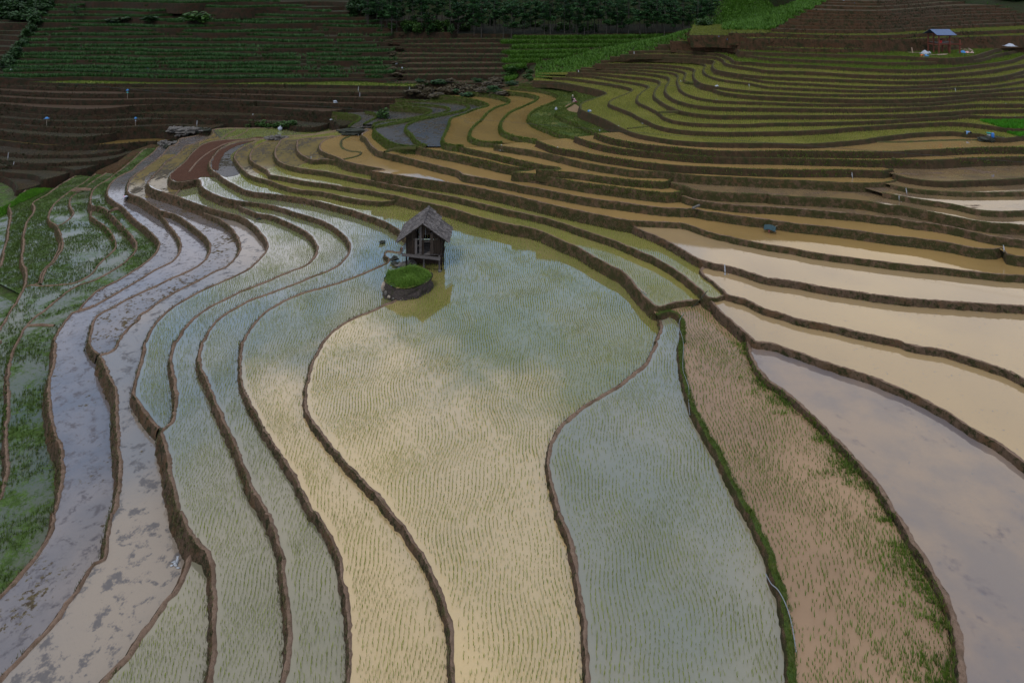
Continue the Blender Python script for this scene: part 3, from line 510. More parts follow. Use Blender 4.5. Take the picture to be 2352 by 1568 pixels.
def blob(u, v, z, rx, ry, n=20, jit=.25):
    """irregular patch outline as world points around a picture point"""
    c = at(u, v, z); a = np.linspace(0, 2 * np.pi, n, endpoint=False)
    r = 1 + jit * (np.sin(2 * a + u) + .6 * np.sin(3 * a + v) + .4 * np.sin(5 * a + u * v)) / 2
    return np.column_stack([c.x + np.cos(a) * rx * r, c.y + np.sin(a) * ry * r])
# bare trodden mud in the grassy terrace, bright seed bed at the right edge
for (u, v, z, rx, ry, sf) in [(1176 + 565 / 4, 249, 8.25, 1.5, 3.6, 'mudbare')]:
    if sf == 'mudbare' and sf not in SURF: SURF[sf] = soil_mat('trodden mud', (.13, .085, .045), (.19, .13, .07), None, 1.5)
    w = blob(u, v, z, rx, ry); V, T_ = flat_poly(w, z + .03)
    tag(link_mesh('ground', np_mesh('patch', V, None, T_), SURF[sf]), kind='structure'); PATCH.append(dict(n='p', z=z + .03, poly=w, surf=sf))
# ---- cross bunds
def ridge(z, line, bw):
    z = zz_(z); bw *= .8
    w = np.array([at(u, v, z + .1)[:2] for u, v in P(line)])
    ln = smooth_line(w, .35 if np.median(w[:, 1]) < 90 else .6); nn = normals2(ln)
    L = np.concatenate([[0], np.cumsum(np.linalg.norm(np.diff(ln, axis=0), axis=1))])
    rows = [(-bw, -.2), (-bw * .7, .07), (-bw * .25, .15), (bw * .25, .15), (bw * .7, .07), (bw, -.2)]
    V = np.stack([np.column_stack([ln + nn * (o + vnoise(L * 2, r) * .04)[:, None], z + dz + vnoise(L * 1.7, r + 3) * .03]) for r, (o, dz) in enumerate(rows)], axis=1).reshape(-1, 3)
    n, m = len(ln), len(rows)
    i, r = np.meshgrid(np.arange(n - 1), np.arange(m - 1), indexing='ij'); a = (i * m + r).ravel()
    Fq = np.column_stack([a, a + 1, a + m + 1, a + m])
    tag(link_mesh('earth_bank', np_mesh('ridge', V, Fq, smooth=True), M['bundfar'] if z > 3 else M['bund']), kind='structure')
for z, l, bw in RIDGES: ridge(z, l, bw)

# ---------------------------------------------------------------- which level shows where (0.3 m map)
GX0, GY0, GS = -205.0, 18.0, .3
NX, NY = int(340 / GS), int(225 / GS)
lab = np.full((NY, NX), -1, np.int16)
zmap = np.full((NY, NX), -99.0, np.float32)
xs = GX0 + (np.arange(NX) + .5) * GS
order = sorted([(s['z'], i, s) for i, s in enumerate(S)], key=lambda t: t[0])
ALL = []
def fill(poly, z, idx):
    x, y = poly[:, 0], poly[:, 1]; x2, y2 = np.roll(x, -1), np.roll(y, -1)
    for j in range(NY):
        yy = GY0 + (j + .5) * GS
        c = (y > yy) != (y2 > yy)
        if not c.any(): continue
        xc = np.sort(x[c] + (yy - y[c]) * (x2[c] - x[c]) / (y2[c] - y[c]))
        for a, b_ in zip(xc[::2], xc[1::2]):
            i0 = max(0, int(np.ceil((a - GX0) / GS - .5))); i1 = min(NX, int(np.floor((b_ - GX0) / GS - .5)) + 1)
            if i1 > i0: lab[j, i0:i1] = idx; zmap[j, i0:i1] = z
items = [(s['z'], s) for s in S] + [(p['z'], p) for p in PATCH]
items.sort(key=lambda t: t[0])
for idx, (z, s) in enumerate(items):
    s['idx'] = idx; fill(s['poly'], z, idx); ALL.append(s)
def lookup(x, y):
    i = ((x - GX0) / GS).astype(int); j = ((y - GY0) / GS).astype(int)
    ok = (i >= 0) & (i < NX) & (j >= 0) & (j < NY)
    return np.where(ok, lab[np.clip(j, 0, NY - 1), np.clip(i, 0, NX - 1)], -2)
def uv(x, y, z): return CU + x * F / y, VH + (HC - z) * F / y
def edge_ok(x, y, idx, m):
    ok = lookup(x, y) == idx
    for dx, dy in ((m, 0), (-m, 0), (0, m), (0, -m), (.7*m, .7*m), (-.7*m, .7*m), (.7*m, -.7*m), (-.7*m, -.7*m)):
        ok &= lookup(x + dx, y + dy) == idx
    return ok

# ---------------------------------------------------------------- ground below and beyond the terraces
def build_ground():
    g = 2.5; x0, x1, y0, y1 = -300, 300, 5, 520
    nx, ny = int((x1 - x0) / g), int((y1 - y0) / g)
    X, Y = np.meshgrid(x0 + np.arange(nx) * g, y0 + np.arange(ny) * g)
    Z = np.zeros((ny, nx)); fix = np.zeros((ny, nx), bool)
    i = ((X - GX0) / GS).astype(int); j = ((Y - GY0) / GS).astype(int)
    ok = (i >= 0) & (i < NX) & (j >= 0) & (j < NY)
    zz = np.where(ok, zmap[np.clip(j, 0, NY - 1), np.clip(i, 0, NX - 1)], -99)
    fix = zz > -50; Z[fix] = zz[fix]
    # far hills, rising out of the picture
    def far(X, Y):
        t = np.clip((Y - 225) / 300, 0, 1.0)
        t2 = np.clip((Y - 225) / 130, 0, 1.0)
        base = 23.5 + (62 + .07 * np.clip(X, -150, 200)) * t2 + 20 * t + 8 * np.sin(X * .018 + 1) * t + 5 * np.sin(X * .04) * t
        return base
    fm = (Y > 232) | ((X > 95) & (Y > 180)) 
    Z[fm] = np.where(X[fm] > 95, np.maximum(far(X[fm], Y[fm]), 26 + (Y[fm] - 180) * .28), far(X[fm], Y[fm])); fix |= fm
    cm = (X < -200) & ~fix; Z[cm] = -12 + np.clip((Y[cm] - 110) * .28, 0, 40); fix |= cm
    cm = (X > 140) & ~fix; Z[cm] = 2 + np.clip((Y[cm] - 30) * .17, -3, 40); fix |= cm
    cm = (Y < 12) & ~fix; Z[cm] = -6; fix |= cm
    Z[~fix] = 3
    for _ in range(900):
        A = .25 * (np.roll(Z, 1, 0) + np.roll(Z, -1, 0) + np.roll(Z, 1, 1) + np.roll(Z, -1, 1))
        Z = np.where(fix, Z, A)
    low = Z.copy()
    for _ in range(2):                      # lowest of the neighbourhood, so the sheet stays under every level
        low = np.minimum.reduce([low] + [np.roll(np.roll(low, a, 0), b, 1) for a in (-1, 0, 1) for b in (-1, 0, 1)])
    cov = zz > -50
    Zs = np.where(cov, low - 1.0, np.where(fix & ~fm, Z, Z - .25))
    Zs = Zs + np.where(fm, .6 * np.sin(X * .21) * np.sin(Y * .17), 0)
    V = np.column_stack([X.ravel(), Y.ravel(), Zs.ravel()])
    ii, jj = np.meshgrid(np.arange(nx - 1), np.arange(ny - 1)); a = (jj * nx + ii).ravel()
    o = link_mesh('hill', np_mesh('hill', V, np.column_stack([a, a + 1, a + nx + 1, a + nx]), smooth=True), M['ground'])
    tag(o, kind='structure')
    def gz(x, y):
        fx = np.clip((np.asarray(x) - x0) / g, 0, nx - 1.01); fy = np.clip((np.asarray(y) - y0) / g, 0, ny - 1.01)
        a, b = fx.astype(int), fy.astype(int); fx = fx - a; fy = fy - b
        return (Zs[b, a] * (1 - fx) + Zs[b, a + 1] * fx) * (1 - fy) + (Zs[b + 1, a] * (1 - fx) + Zs[b + 1, a + 1] * fx) * fy
    return gz
gz = build_ground()
# a huge sheet to the horizon, below everything
Vh = np.array([(-4000, -4000, -16), (4000, -4000, -16), (4000, 4000, -16), (-4000, 4000, -16)], float)
tag(link_mesh('ground', np_mesh('plain', Vh, [(0, 1, 2, 3)]), M['ground']), kind='structure')
def top_z(x, y):
    i = ((np.asarray(x) - GX0) / GS).astype(int); j = ((np.asarray(y) - GY0) / GS).astype(int)
    ok = (i >= 0) & (i < NX) & (j >= 0) & (j < NY)
    z = np.where(ok, zmap[np.clip(j, 0, NY - 1), np.clip(i, 0, NX - 1)], -99)
    return np.where(z > -50, z, gz(x, y))

# ---------------------------------------------------------------- plants that nobody could count
def blades(P0, n, h, w, lean, name, mat, spread=.02, hv=.35, curved=True, rnd=None):
    """n tapering blades at each point of P0 (N x 3)"""
    N = len(P0)
    if N == 0: return None
    Pb = np.repeat(P0, n, axis=0); K = len(Pb)
    a = rng.uniform(0, 2 * np.pi, K); hh = h * (1 + rng.uniform(-hv, hv, K)) if np.isscalar(h) else np.repeat(h, n) * (1 + rng.uniform(-hv, hv, K))
    d = np.column_stack([np.cos(a), np.sin(a)]); tl = lean * rng.uniform(.2, 1.0, K)
    base = Pb[:, :2] + d * spread * rng.uniform(0, 1, K)[:, None]
    side = np.column_stack([-d[:, 1], d[:, 0]]) * (w * rng.uniform(.7, 1.3, K))[:, None] * .5
    z0 = Pb[:, 2]
    def pt(f, bend, wd):
        c = base + d * (tl * hh * bend)[:, None]
        zz = z0 + hh * f
        return [np.column_stack([c + side * wd, zz]), np.column_stack([c - side * wd, zz])]
    if curved:
        A = pt(-.08, 0, .8); B = pt(.55, .35, 1.0); Cc_ = pt(.95, 1.0, .15)
        V = np.stack(A + B + Cc_, axis=1).reshape(-1, 3); o = np.arange(K) * 6
        Fq = np.vstack([np.column_stack([o, o + 1, o + 3, o + 2]), np.column_stack([o + 2, o + 3, o + 5, o + 4])]); rep = 6
    else:
        A = pt(-.05, 0, 1.0); B = pt(1.0, .9, .25)
        V = np.stack(A + B, axis=1).reshape(-1, 3); o = np.arange(K) * 4
        Fq = np.column_stack([o, o + 1, o + 3, o + 2]); rep = 4
    r = np.repeat(np.repeat(rng.uniform(0, 1, N) if rnd is None else rnd, n) * .75 + rng.uniform(0, .25, K), rep)
    o = link_mesh(name, np_mesh(name, V, Fq, attr={'rnd': r}), mat); tag(o, kind='stuff')
    return o
M['seedling'] = leaf_mat('rice seedling', (.17, .21, .028), (.27, .30, .05), .3)
M['seedlinggreen'] = leaf_mat('rice seedling green', (.08, .15, .016), (.16, .24, .03), .3)
M['ricefar'] = leaf_mat('far rice', (.105, .13, .016), (.17, .185, .026), .25)
M['ricebright'] = leaf_mat('bright rice', (.06, .11, .008), (.10, .15, .012), .25)
M['weed'] = leaf_mat('weed', (.045, .08, .014), (.10, .15, .028), .25)
M['drygrass'] = leaf_mat('dry grass', (.11, .095, .04), (.045, .06, .014), .1)
M['drybank'] = leaf_mat('dry bank grass', (.035, .024, .011), (.03, .04, .012), .1)
M['turf'] = leaf_mat('turf', (.05, .085, .012), (.11, .14, .02), .2)
def rows(idx, z, sx, sy, keep, margin, warp=.25, region=None):
    s = ALL[idx]; poly = s['poly']
    x0, x1 = max(poly[:, 0].min(), -110), min(poly[:, 0].max(), 130); y0, y1 = max(poly[:, 1].min(), 24), min(poly[:, 1].max(), 175)
    js, is_ = np.where(lab == idx)
    if len(js) == 0: return np.zeros((0, 3))
    x0 = max(x0, GX0 + is_.min() * GS); x1 = min(x1, GX0 + is_.max() * GS + GS); y0 = max(y0, GY0 + js.min() * GS); y1 = min(y1, GY0 + js.max() * GS + GS)
    X, Y = np.meshgrid(np.arange(x0 - 1, x1 + 1, sx), np.arange(y0, y1, sy)); X = X.ravel(); Y = Y.ravel()
    X = X + warp * (np.sin(Y * .55 + X * .15 + idx) + .6 * np.sin(Y * 1.3 - X * .4 + 2 * idx)) + rng.normal(0, sx * .07, X.shape)
    Y = Y + rng.normal(0, sy * .2, Y.shape) + .15 * np.sin(X * .7)
    u, v = uv(X, Y, z)
    ok = (u > -40) & (u < 2392) & (v < 1610) & (rng.uniform(0, 1, X.shape) < keep)
    X, Y = X[ok], Y[ok]
    ok = edge_ok(X, Y, idx, margin); X, Y = X[ok], Y[ok]
    den = np.sin(X * .45 + idx) * np.sin(Y * .37 + 1.3 * idx) + .5 * np.sin(X * 1.1 + Y * .9)
    ok = rng.uniform(0, 1, X.shape) < .82 + .34 * den
    return np.column_stack([X[ok], Y[ok], np.full(ok.sum(), z)])
NPL = 0
RICE = {'main': ('seedling', .225, .145, 3, .20, .020), 'rice': ('seedling', .225, .145, 3, .19, .020), 'ricey': ('seedling', .225, .145, 3, .19, .020), 'ricer': ('seedling', .225, .145, 3, .19, .020), 'riceb': ('seedling', .225, .145, 3, .19, .019), 'ricebrown': ('seedlinggreen', .24, .17, 4, .23, .022),
        'ricefar': ('ricefar', .30, .26, 3, .22, .036), 'ricegreen': ('ricebright', .30, .24, 3, .26, .05)}
for s in list(ALL):
    if s['surf'] in RICE:
        mt, sx, sy, n, h, w = RICE[s['surf']]
        far = np.median(s['poly'][:len(s.get('ln', s['poly'])) // 3 + 1, 1]) > 85 and s['surf'] in ('rice', 'ricey', 'riceb')
        if s['surf'] in ('ricefar', 'ricegreen'): curved = False
        else: curved = True
        pts = rows(s['idx'], s['z'], sx, sy, .95, .34)
        NPL += len(pts)
        hs = h * (1 + .3 * np.sin(pts[:, 0] * .8 + s['idx']) * np.sin(pts[:, 1] * .6) + rng.normal(0, .12, len(pts))) if len(pts) else h
        blades(pts, n, hs, w, .4, 'rice_seedlings', M[mt], .022, curved=curved)
print('rice plants', NPL)
def scatter(idx, n, margin, ymin=0, fn=None):
    js, is_ = np.where(lab == idx)
    if len(js) == 0: return np.zeros((0, 3))
    k = rng.integers(0, len(js), n)
    x = GX0 + (is_[k] + rng.uniform(0, 1, n)) * GS; y = GY0 + (js[k] + rng.uniform(0, 1, n)) * GS
    z = ALL[idx]['z']; u, v = uv(x, y, z)
    ok = (u > -60) & (u < 2412) & (v < 1620); x, y = x[ok], y[ok]
    ok = edge_ok(x, y, idx, margin); x, y = x[ok], y[ok]
    if fn is not None: ok = fn(x, y); x, y = x[ok], y[ok]
    return np.column_stack([x, y, np.full(len(x), z)])
def clump(th, f=.5, ph=0.0):
    return lambda x, y: (np.sin(x * f + 1.7 * np.sin(y * f * .8 + ph)) * np.sin(y * f * 1.1 + 1.3 * np.sin(x * f * .7 + 2 * ph)) + rng.normal(0, .25, x.shape)) > th
for nm, th, ms in (('J1', -.05, 1.3), ('J2', .1, 1.1), ('J3', -.15, 1.3), ('J4', -.2, 1.3), ('J5', -.7, 1.5), ('J6', -1.2, 1.8)):
    i = SD[nm]['idx']; a = (lab == i).sum() * GS * GS
    pts = scatter(i, int(a * 18 * ms), .15, fn=clump(th, .55, hash_(nm) % 7))
    blades(pts, 4, .20, .04, .7, 'water_weeds', M['weed'], .09, curved=False)
for nm in ('P4', 'P5'):
    i = SD[nm]['idx']; a = (lab == i).sum() * GS * GS
    blades(scatter(i, int(a * 25), .1, fn=clump(-.6, .4)), 4, .17, .05, .7, 'grass', M['turf'], .1, curved=False)
for s in S:
    if s['surf'] == 'hillgreen':
        a = (lab == s['idx']).sum() * GS * GS
        blades(scatter(s['idx'], int(a * 14), .05), 3, .18, .06, .7, 'grass', M['ricefar'], .1, curved=False)
    if s['surf'] == 'hgreen':
        a = (lab == s['idx']).sum() * GS * GS
        blades(scatter(s['idx'], int(a * 14), .05), 3, .2, .07, .5, 'rice_seedlings', M['ricebright'], .1, curved=False)
# tufts along crests and risers
def tufts(names, dens, o0, o1, h, w, mat, n=4, name='grass', lean=.8, clumpy=.0):
    out = []
    for nm in names:
        s = SD[nm]; ln = s['ln']; sg = 1 if s['area'] > 0 else -1; nn = smooth_arr(normals2(ln) * sg, 4)
        seg = np.linalg.norm(np.diff(ln, axis=0), axis=1).sum(); k = int(seg * dens)
        if k < 1: continue
        t = rng.uniform(0, len(ln) - 1.01, k); i = t.astype(int); f = (t - i)[:, None]
        p = ln[i] * (1 - f) + ln[i + 1] * f; q = nn[i]
        o = rng.uniform(o0, o1, k); p = p + q * o[:, None]
        z = s['z'] + np.where(o < 0.06, .08, -(o - .06) / .34 * 1.0)
        if clumpy: 
            ok = vnoise(t * .12, hash_(nm)) + rng.normal(0, .3, k) > clumpy; p, z = p[ok], z[ok]
        pt = np.column_stack([p, z]); u, v = uv(pt[:, 0], pt[:, 1], pt[:, 2])
        ok = (u > -50) & (u < 2400) & (v < 1600); pt = pt[ok]
        # keep only where this crest is really the top surface
        tz = top_z(pt[:, 0], pt[:, 1]); ok = tz < pt[:, 2] + .6; out.append(pt[ok])
    if out: blades(np.vstack(out), n, h, w, lean, name, mat, .06, curved=False)
lower = ['A','B','Cc','D','E','F','G','H','I']
tufts(lower, 30, -.05, .35, .14, .028, M['drygrass'], 3, clumpy=-.15)
tufts(['b','c','d','e','k','l','m','p','W1','W2','R1'], 26, .04, .45, .14, .03, M['drygrass'], 3, clumpy=-.3)
tufts(['J1','J2'], 10, .0, .3, .22, .07, M['weed'], 6, clumpy=.25, name='leafy_weeds')
tufts(['R2'], 55, -.42, .0, .12, .025, M['turf'], 4, clumpy=-1.2)
def fringe(nm, z, dens, reach, mat, h=.22):
    s = SD[nm]; ln = s['ln']; sg = 1 if s['area'] > 0 else -1; nn = smooth_arr(normals2(ln) * sg, 6)
    L = np.concatenate([[0], np.cumsum(np.linalg.norm(np.diff(ln, axis=0), axis=1))]); k = int(L[-1] * dens)
    t = rng.uniform(0, len(ln) - 1.01, k); i = t.astype(int); o = .25 + rng.exponential(reach, k)
    pt = ln[i] + nn[i] * o[:, None]; u, v = uv(pt[:, 0], pt[:, 1], z)
    ok = (vnoise(L[i] * .9, 2) + .6 * vnoise(L[i] * 3 + o * 2, 5) + rng.normal(0, .3, k) > .15 + .25 * o - np.clip((v - 900) / 900, 0, .8)) & (v < 1620)
    pt = pt[ok]; pt = pt[np.abs(top_z(pt[:, 0], pt[:, 1]) - z) < .1]
    blades(np.column_stack([pt, np.full(len(pt), z)]), 4, h, .03, .6, 'water_weeds', mat, .06, curved=False)
fringe('W4', .8, 90, 1.2, M['seedlinggreen'])
fringe('W4', .8, 40, .35, M['weed'])
fringe('J1', -6.9 * .85, 20, .3, M['weed'])
tufts(['W4'], 40, .05, .42, .20, .04, M['turf'], 4, clumpy=-.6)
tufts(['P1','P2','P3','P4','P5','q1','q2','q3','qb','v1','v2'], 60, -.3, .5, .22, .06, M['turf'], 4, clumpy=-1.0)
tufts(['l','m','s','L4','L5'], 20, -.1, .3, .16, .06, M['turf'], 3, clumpy=-.2)

tufts(['h1','h2','h3','h4','h5','h6','h7','h8','h9','h10','h12','h13','h14'], 5, -.1, .45, .3, .1, M['drybank'], 4, clumpy=-.2)
tufts(['K%d' % k for k in range(10)] + ['L23','L24','L25','L26'], 5, -.1, .5, .25, .09, M['drybank'], 4, clumpy=-.2)
# ---------------------------------------------------------------- things
class MB:
    """collects shapes, then links them as ONE mesh object"""
    def __init__(s): s.bm = bmesh.new(); s.r = s.bm.verts.layers.float.new('rnd')
    def _tag(s, vs, r):
        for v in vs: v[s.r] = r
    def box(s, c, d, rot=None, jit=0.0, r=None):
        r = random.random() if r is None else r
        hx, hy, hz = d[0] / 2, d[1] / 2, d[2] / 2
        m = rot.to_matrix() if rot is not None and hasattr(rot, 'to_matrix') else (rot or Matrix.Identity(3))
        vs = []
        for x in (-hx, hx):
            for y in (-hy, hy):
                for z in (-hz, hz):
                    p = Vector((x, y, z)) + Vector((random.uniform(-jit, jit), random.uniform(-jit, jit), random.uniform(-jit, jit)))
                    vs.append(s.bm.verts.new(Vector(c) + m @ p))
        for f in ((0, 1, 3, 2), (4, 6, 7, 5), (0, 4, 5, 1), (2, 3, 7, 6), (0, 2, 6, 4), (1, 5, 7, 3)):
            s.bm.faces.new([vs[i] for i in f])
        s._tag(vs, r)
    def beam(s, a, b_, w, h, jit=0.0, r=None, up=Vector((0, 0, 1))):
        a, b_ = Vector(a), Vector(b_); d = b_ - a; L = d.length; x = d.normalized()
        y = up.cross(x)
        if y.length < 1e-3: y = Vector((1, 0, 0)).cross(x)
        y.normalize(); z = x.cross(y)
        s.box((a + b_) / 2, (L, w, h), Matrix((x, y, z)).transposed(), jit, r)
    def tube(s, pts, rad, n=8, cap=True, r=None):
        r = random.random() if r is None else r
        pts = [Vector(p) for p in pts]; rings = []
        rr = rad if isinstance(rad, (list, tuple)) else [rad] * len(pts)
        for i, p in enumerate(pts):
            d = (pts[min(i + 1, len(pts) - 1)] - pts[max(i - 1, 0)]).normalized()
            u = d.cross(Vector((0, 0, 1)))
            if u.length < .05: u = d.cross(Vector((1, 0, 0)))
            u.normalize(); v = d.cross(u)
            ring = [s.bm.verts.new(p + (u * math.cos(2 * math.pi * k / n) + v * math.sin(2 * math.pi * k / n)) * rr[i]) for k in range(n)]
            s._tag(ring, r); rings.append(ring)
        for a, b_ in zip(rings, rings[1:]):
            for k in range(n): s.bm.faces.new([a[k], a[(k + 1) % n], b_[(k + 1) % n], b_[k]])
        if cap: s.bm.faces.new(list(reversed(rings[0]))); s.bm.faces.new(rings[-1])
    def rock(s, c, d, seed=0, amp=.35, sub=2, flat=.0, r=None):
        r = random.random() if r is None else r
        res = bmesh.ops.create_icosphere(s.bm, subdivisions=sub, radius=.5)
        off = Vector((seed * 3.1, seed * 1.7, seed * .9))
        for v in res['verts']:
            k = 1 + amp * mnoise.noise(v.co * 3.0 + off) * 1.4 + amp * .5 * mnoise.noise(v.co * 7.0 + off)
            q = v.co * k
            if flat and q.z < -flat: q.z = -flat
            v.co = Vector(c) + Vector((q.x * d[0], q.y * d[1], q.z * d[2])); v[s.r] = r
    def lathe(s, c, prof, n=16, r=None):
        r = random.random() if r is None else r
        rings = []
        for (rad, z) in prof:
            ring = [s.bm.verts.new(Vector(c) + Vector((rad * math.cos(2 * math.pi * k / n), rad * math.sin(2 * math.pi * k / n), z))) for k in range(n)]
            s._tag(ring, r); rings.append(ring)
        for a, b_ in zip(rings, rings[1:]):
            for k in range(n): s.bm.faces.new([a[k], a[(k + 1) % n], b_[(k + 1) % n], b_[k]])
        s.bm.faces.new(list(reversed(rings[0]))); s.bm.faces.new(rings[-1])
    def cloth(s, c, size, h, seed=0, n=14, drop=.3, rz=0):
        """crumpled sheet lying over something: a closed thin heap"""
        g = {}
        for i in range(n + 1):
            for j in range(n + 1):
                x, y = i / n - .5, j / n - .5
                rr = math.hypot(x, y) * 2
                z = h * max(0, 1 - rr ** 1.6) + .18 * h * mnoise.noise(Vector((x * 6 + seed, y * 6, seed))) + .12 * h * abs(mnoise.noise(Vector((x * 13 + seed, y * 13, seed * 2))))
                k = 1 + .25 * mnoise.noise(Vector((x * 3, y * 3, seed + 5)))
                X, Y = x * size[0] * k, y * size[1] * k
                g[i, j] = s.bm.verts.new(Vector(c) + Vector((X * math.cos(rz) - Y * math.sin(rz), X * math.sin(rz) + Y * math.cos(rz), max(z, 0.0))))
                g[i, j][s.r] = random.random()
        for i in range(n):
            for j in range(n): s.bm.faces.new([g[i, j], g[i + 1, j], g[i + 1, j + 1], g[i, j + 1]])
    def build(s, name, mat, parent=None, smooth=False, bevel=0):
        bmesh.ops.recalc_face_normals(s.bm, faces=s.bm.faces)
        me = bpy.data.meshes.new(name); s.bm.to_mesh(me); s.bm.free()
        if smooth:
            for p in me.polygons: p.use_smooth = True
        o = link_mesh(name, me, mat, parent)
        return o
def thing(name, loc, label, cat, group=None, rz=0):
    o = bpy.data.objects.new(name, None); C.objects.link(o); o.location = loc; o.rotation_euler = (0, 0, rz)
    o.empty_display_size = .3
    return tag(o, label, cat, group)
def wood(name, c1, c2, stretch=(1, 1, 12), rough=.85):
    m, nt = nmat(name); b = NB(nt)
    tc = b.n('ShaderNodeTexCoord').outputs['Object']
    r = b.n('ShaderNodeAttribute', attribute_name='rnd').outputs['Fac']
    off = b.n('ShaderNodeCombineXYZ', ins={'X': b.math('MULTIPLY', r, 37.0), 'Y': b.math('MULTIPLY', r, 11.0), 'Z': b.math('MULTIPLY', r, 5.0)}).outputs[0]
    q = b.n('ShaderNodeMapping', ins={'Vector': b.n('ShaderNodeVectorMath', operation='ADD', ins={0: tc, 1: off}).outputs[0], 'Scale': stretch}).outputs[0]
    n = b.noise(q, 1.0, 6, .7); n2 = b.noise(tc, 3, 4, .7)
    col = b.mix(b.ramp(n, .3, .7), c1, c2)
    col = b.mix(b.math('MULTIPLY', b.ramp(r, 0, 1, smooth=False), .6), col, tuple(x * .42 for x in c1))
    col = b.mix(b.math('MULTIPLY', b.ramp(n2, .52, .68), .65), col, tuple(x * .35 for x in c1))
    b.out(b.bsdf(col, rough, .2, b.bump(n, .6, .03))); return m
M['shingle'] = wood('weathered shingle', (.04, .035, .033), (.19, .17, .158), (2, 9, 9))
M['plank'] = wood('dark old plank', (.014, .0095, .0065), (.034, .023, .016), (14, 14, .8))
M['plankgrey'] = wood('grey plank', (.075, .066, .062), (.13, .115, .108), (14, 14, .8))
M['planktop'] = wood('grey deck plank', (.075, .068, .065), (.15, .137, .13), (.8, 14, 14))
M['black'] = plain('dark inside', (.006, .005, .004), .95)
M['rock'] = plain('field stone', (.13, .12, .107), .9, scale=3, col2=(.04, .036, .03), bump=.8)
M['rockdark'] = plain('mossy boulder', (.032, .032, .028), .9, scale=3, col2=(.016, .022, .009), bump=.6)
M['rockpale'] = plain('pale stone', (.33, .28, .22), .9, scale=3, col2=(.17, .14, .11), bump=.6)
M['sodwall'] = soil_mat('layered sod wall', (.028, .024, .022), (.075, .06, .052), (.05, .04, .035), 1.8, moss=(.04, .045, .02), moss_lo=.56, moss_hi=.68, bump=1.0)
M['white'] = plain('white plastic', (.33, .36, .41), .6, .3)
M['whitesplash'] = plain('foaming water', (.36, .38, .4), .4, .3)
M['bluebag'] = plain('blue plastic', (.035, .19, .46), .5, .35)
M['skin'] = plain('skin', (.32, .18, .12), .7, .1)
def twig(): pass

def ground_hit(u, v, Y0=26.0, Y1=300.0):
    Y = np.arange(Y0, Y1, .1); z = zof(v, Y); ok = top_z((u - CU) * Y / F, Y) >= z - .02
    i = int(np.argmax(ok)) if ok.any() else len(Y) - 1
    y = float(Y[i]); return Vector(((u - CU) * y / F, y, float(zof(v, y))))
# ---- the hut on stilts
HX, HY = -9.72, 66.8
hut = thing('stilt_hut', (HX, HY, 0), 'small dark wooden hut on stilts with a grey shingle roof in the flooded paddy', 'hut')
FZ = 1.75
def roof_z(x): return 5.3 - abs(x) * .725
mb = MB()
for side in (-1, 1):
    ncol, nrow = 15, 8
    for c in range(ncol):
        y0 = -.62 + c * .345
        back = 5.0 if side < 0 else None
        for r in range(nrow):
            if side > 0 and c >= 12 and r >= 4: continue
            if side > 0 and c >= 14 and r >= 2: continue
            x0 = .06 + r * .355; x1 = x0 + .46
            if r == nrow - 1: x1 = x0 + random.uniform(.36, .46)
            lift = .05
            a = Vector((side * x0, y0 + .17 + random.uniform(-.02, .02), roof_z(x0) + .015)); e = Vector((side * x1, y0 + .17 + random.uniform(-.03, .03), roof_z(x1) + .075 + random.uniform(-.02, .04)))
            mb.beam(a, e, .312 + random.uniform(-.02, .005), .04, .006, up=Vector((0, 1, 0)).cross((e - a).normalized()) * (1 if side < 0 else -1))
mb.build('roof', M['shingle'], hut)
mb = MB()
for c in range(22):
    y = -.62 + c * .235
    mb.box((0, y + .11, 5.37), (.26, .23, .05), Matrix.Rotation(random.uniform(-.06, .06), 3, 'Y') @ Matrix.Rotation(R(-8), 3, 'X'), .01)
mb.build('ridge_cap', M['shingle'], hut)
mb = MB()                                   # rafters under the shingles
for y in (-.5, .9, 2.3, 3.7):
    for s_ in (-1, 1): mb.beam((0, y, 5.2), (s_ * 2.75, y, roof_z(2.75) - .06), .07, .08)
for s_ in (-1, 1):
    for x in (.9, 1.9, 2.7): mb.beam((s_ * x, -.55, roof_z(x) - .03), (s_ * x, 4.3, roof_z(x) - .03), .05, .04)
mb.build('rafters', M['plank'], hut)
mb = MB()                                   # front: vertical planks with a slit, a doorway and a square window hole above a bar
def wplank(x0, x1, z0, z1, y=0, t=.035): mb.box(((x0 + x1) / 2, y + random.uniform(-.012, .012), (z0 + z1) / 2), (abs(x1 - x0) - .012, t, z1 - z0), Matrix.Rotation(random.uniform(-.006, .006), 3, 'Y'), .004)
x = -1.9
while x < -.78:
    wd = random.uniform(.17, .26); x1 = min(x + wd, -.74); wplank(x, x1, FZ + .02, roof_z(max(abs(x), abs(x1))) - .1); x = x1
wplank(-.14, .06, FZ + .02, 5.05)
x = .06
while x < .72:
    x1 = min(x + .18, .74); wplank(x, x1, 3.86 + random.uniform(-.04, .06), roof_z(x1) - .12); x = x1
x = 1.12
while x < 1.88:
    wd = random.uniform(.17, .24); x1 = min(x + wd, 1.9); wplank(x, x1, FZ + .02, roof_z(max(abs(x), abs(x1))) - .1); x = x1
mb.build('front_wall', M['plank'], hut)
mb = MB(); mb.box((-.30, -.05, 3.42), (.25, .09, 3.35)); mb.build('door_post', M['plankgrey'], hut)
mb = MB(); mb.box((.93, -.045, 2.95), (.34, .05, 2.35), jit=.006); mb.build('door', wood('brown door plank', (.042, .031, .024), (.07, .054, .042), (14, 14, .8)), hut)
mb = MB(); mb.box((-.8, -.045, 2.65), (.24, .05, 1.75), jit=.006); mb.build('shutter', M['plankgrey'], hut)
for c_, d_ in (((-.56, .03, 2.7), (.34, .05, .09)), ((-.56, .03, 3.35), (.34, .05, .09)), ((.46, .04, 3.12), (.75, .06, .09))):
    mb = MB(); mb.box(c_, d_); mb.build('rail', M['plankgrey'], hut)
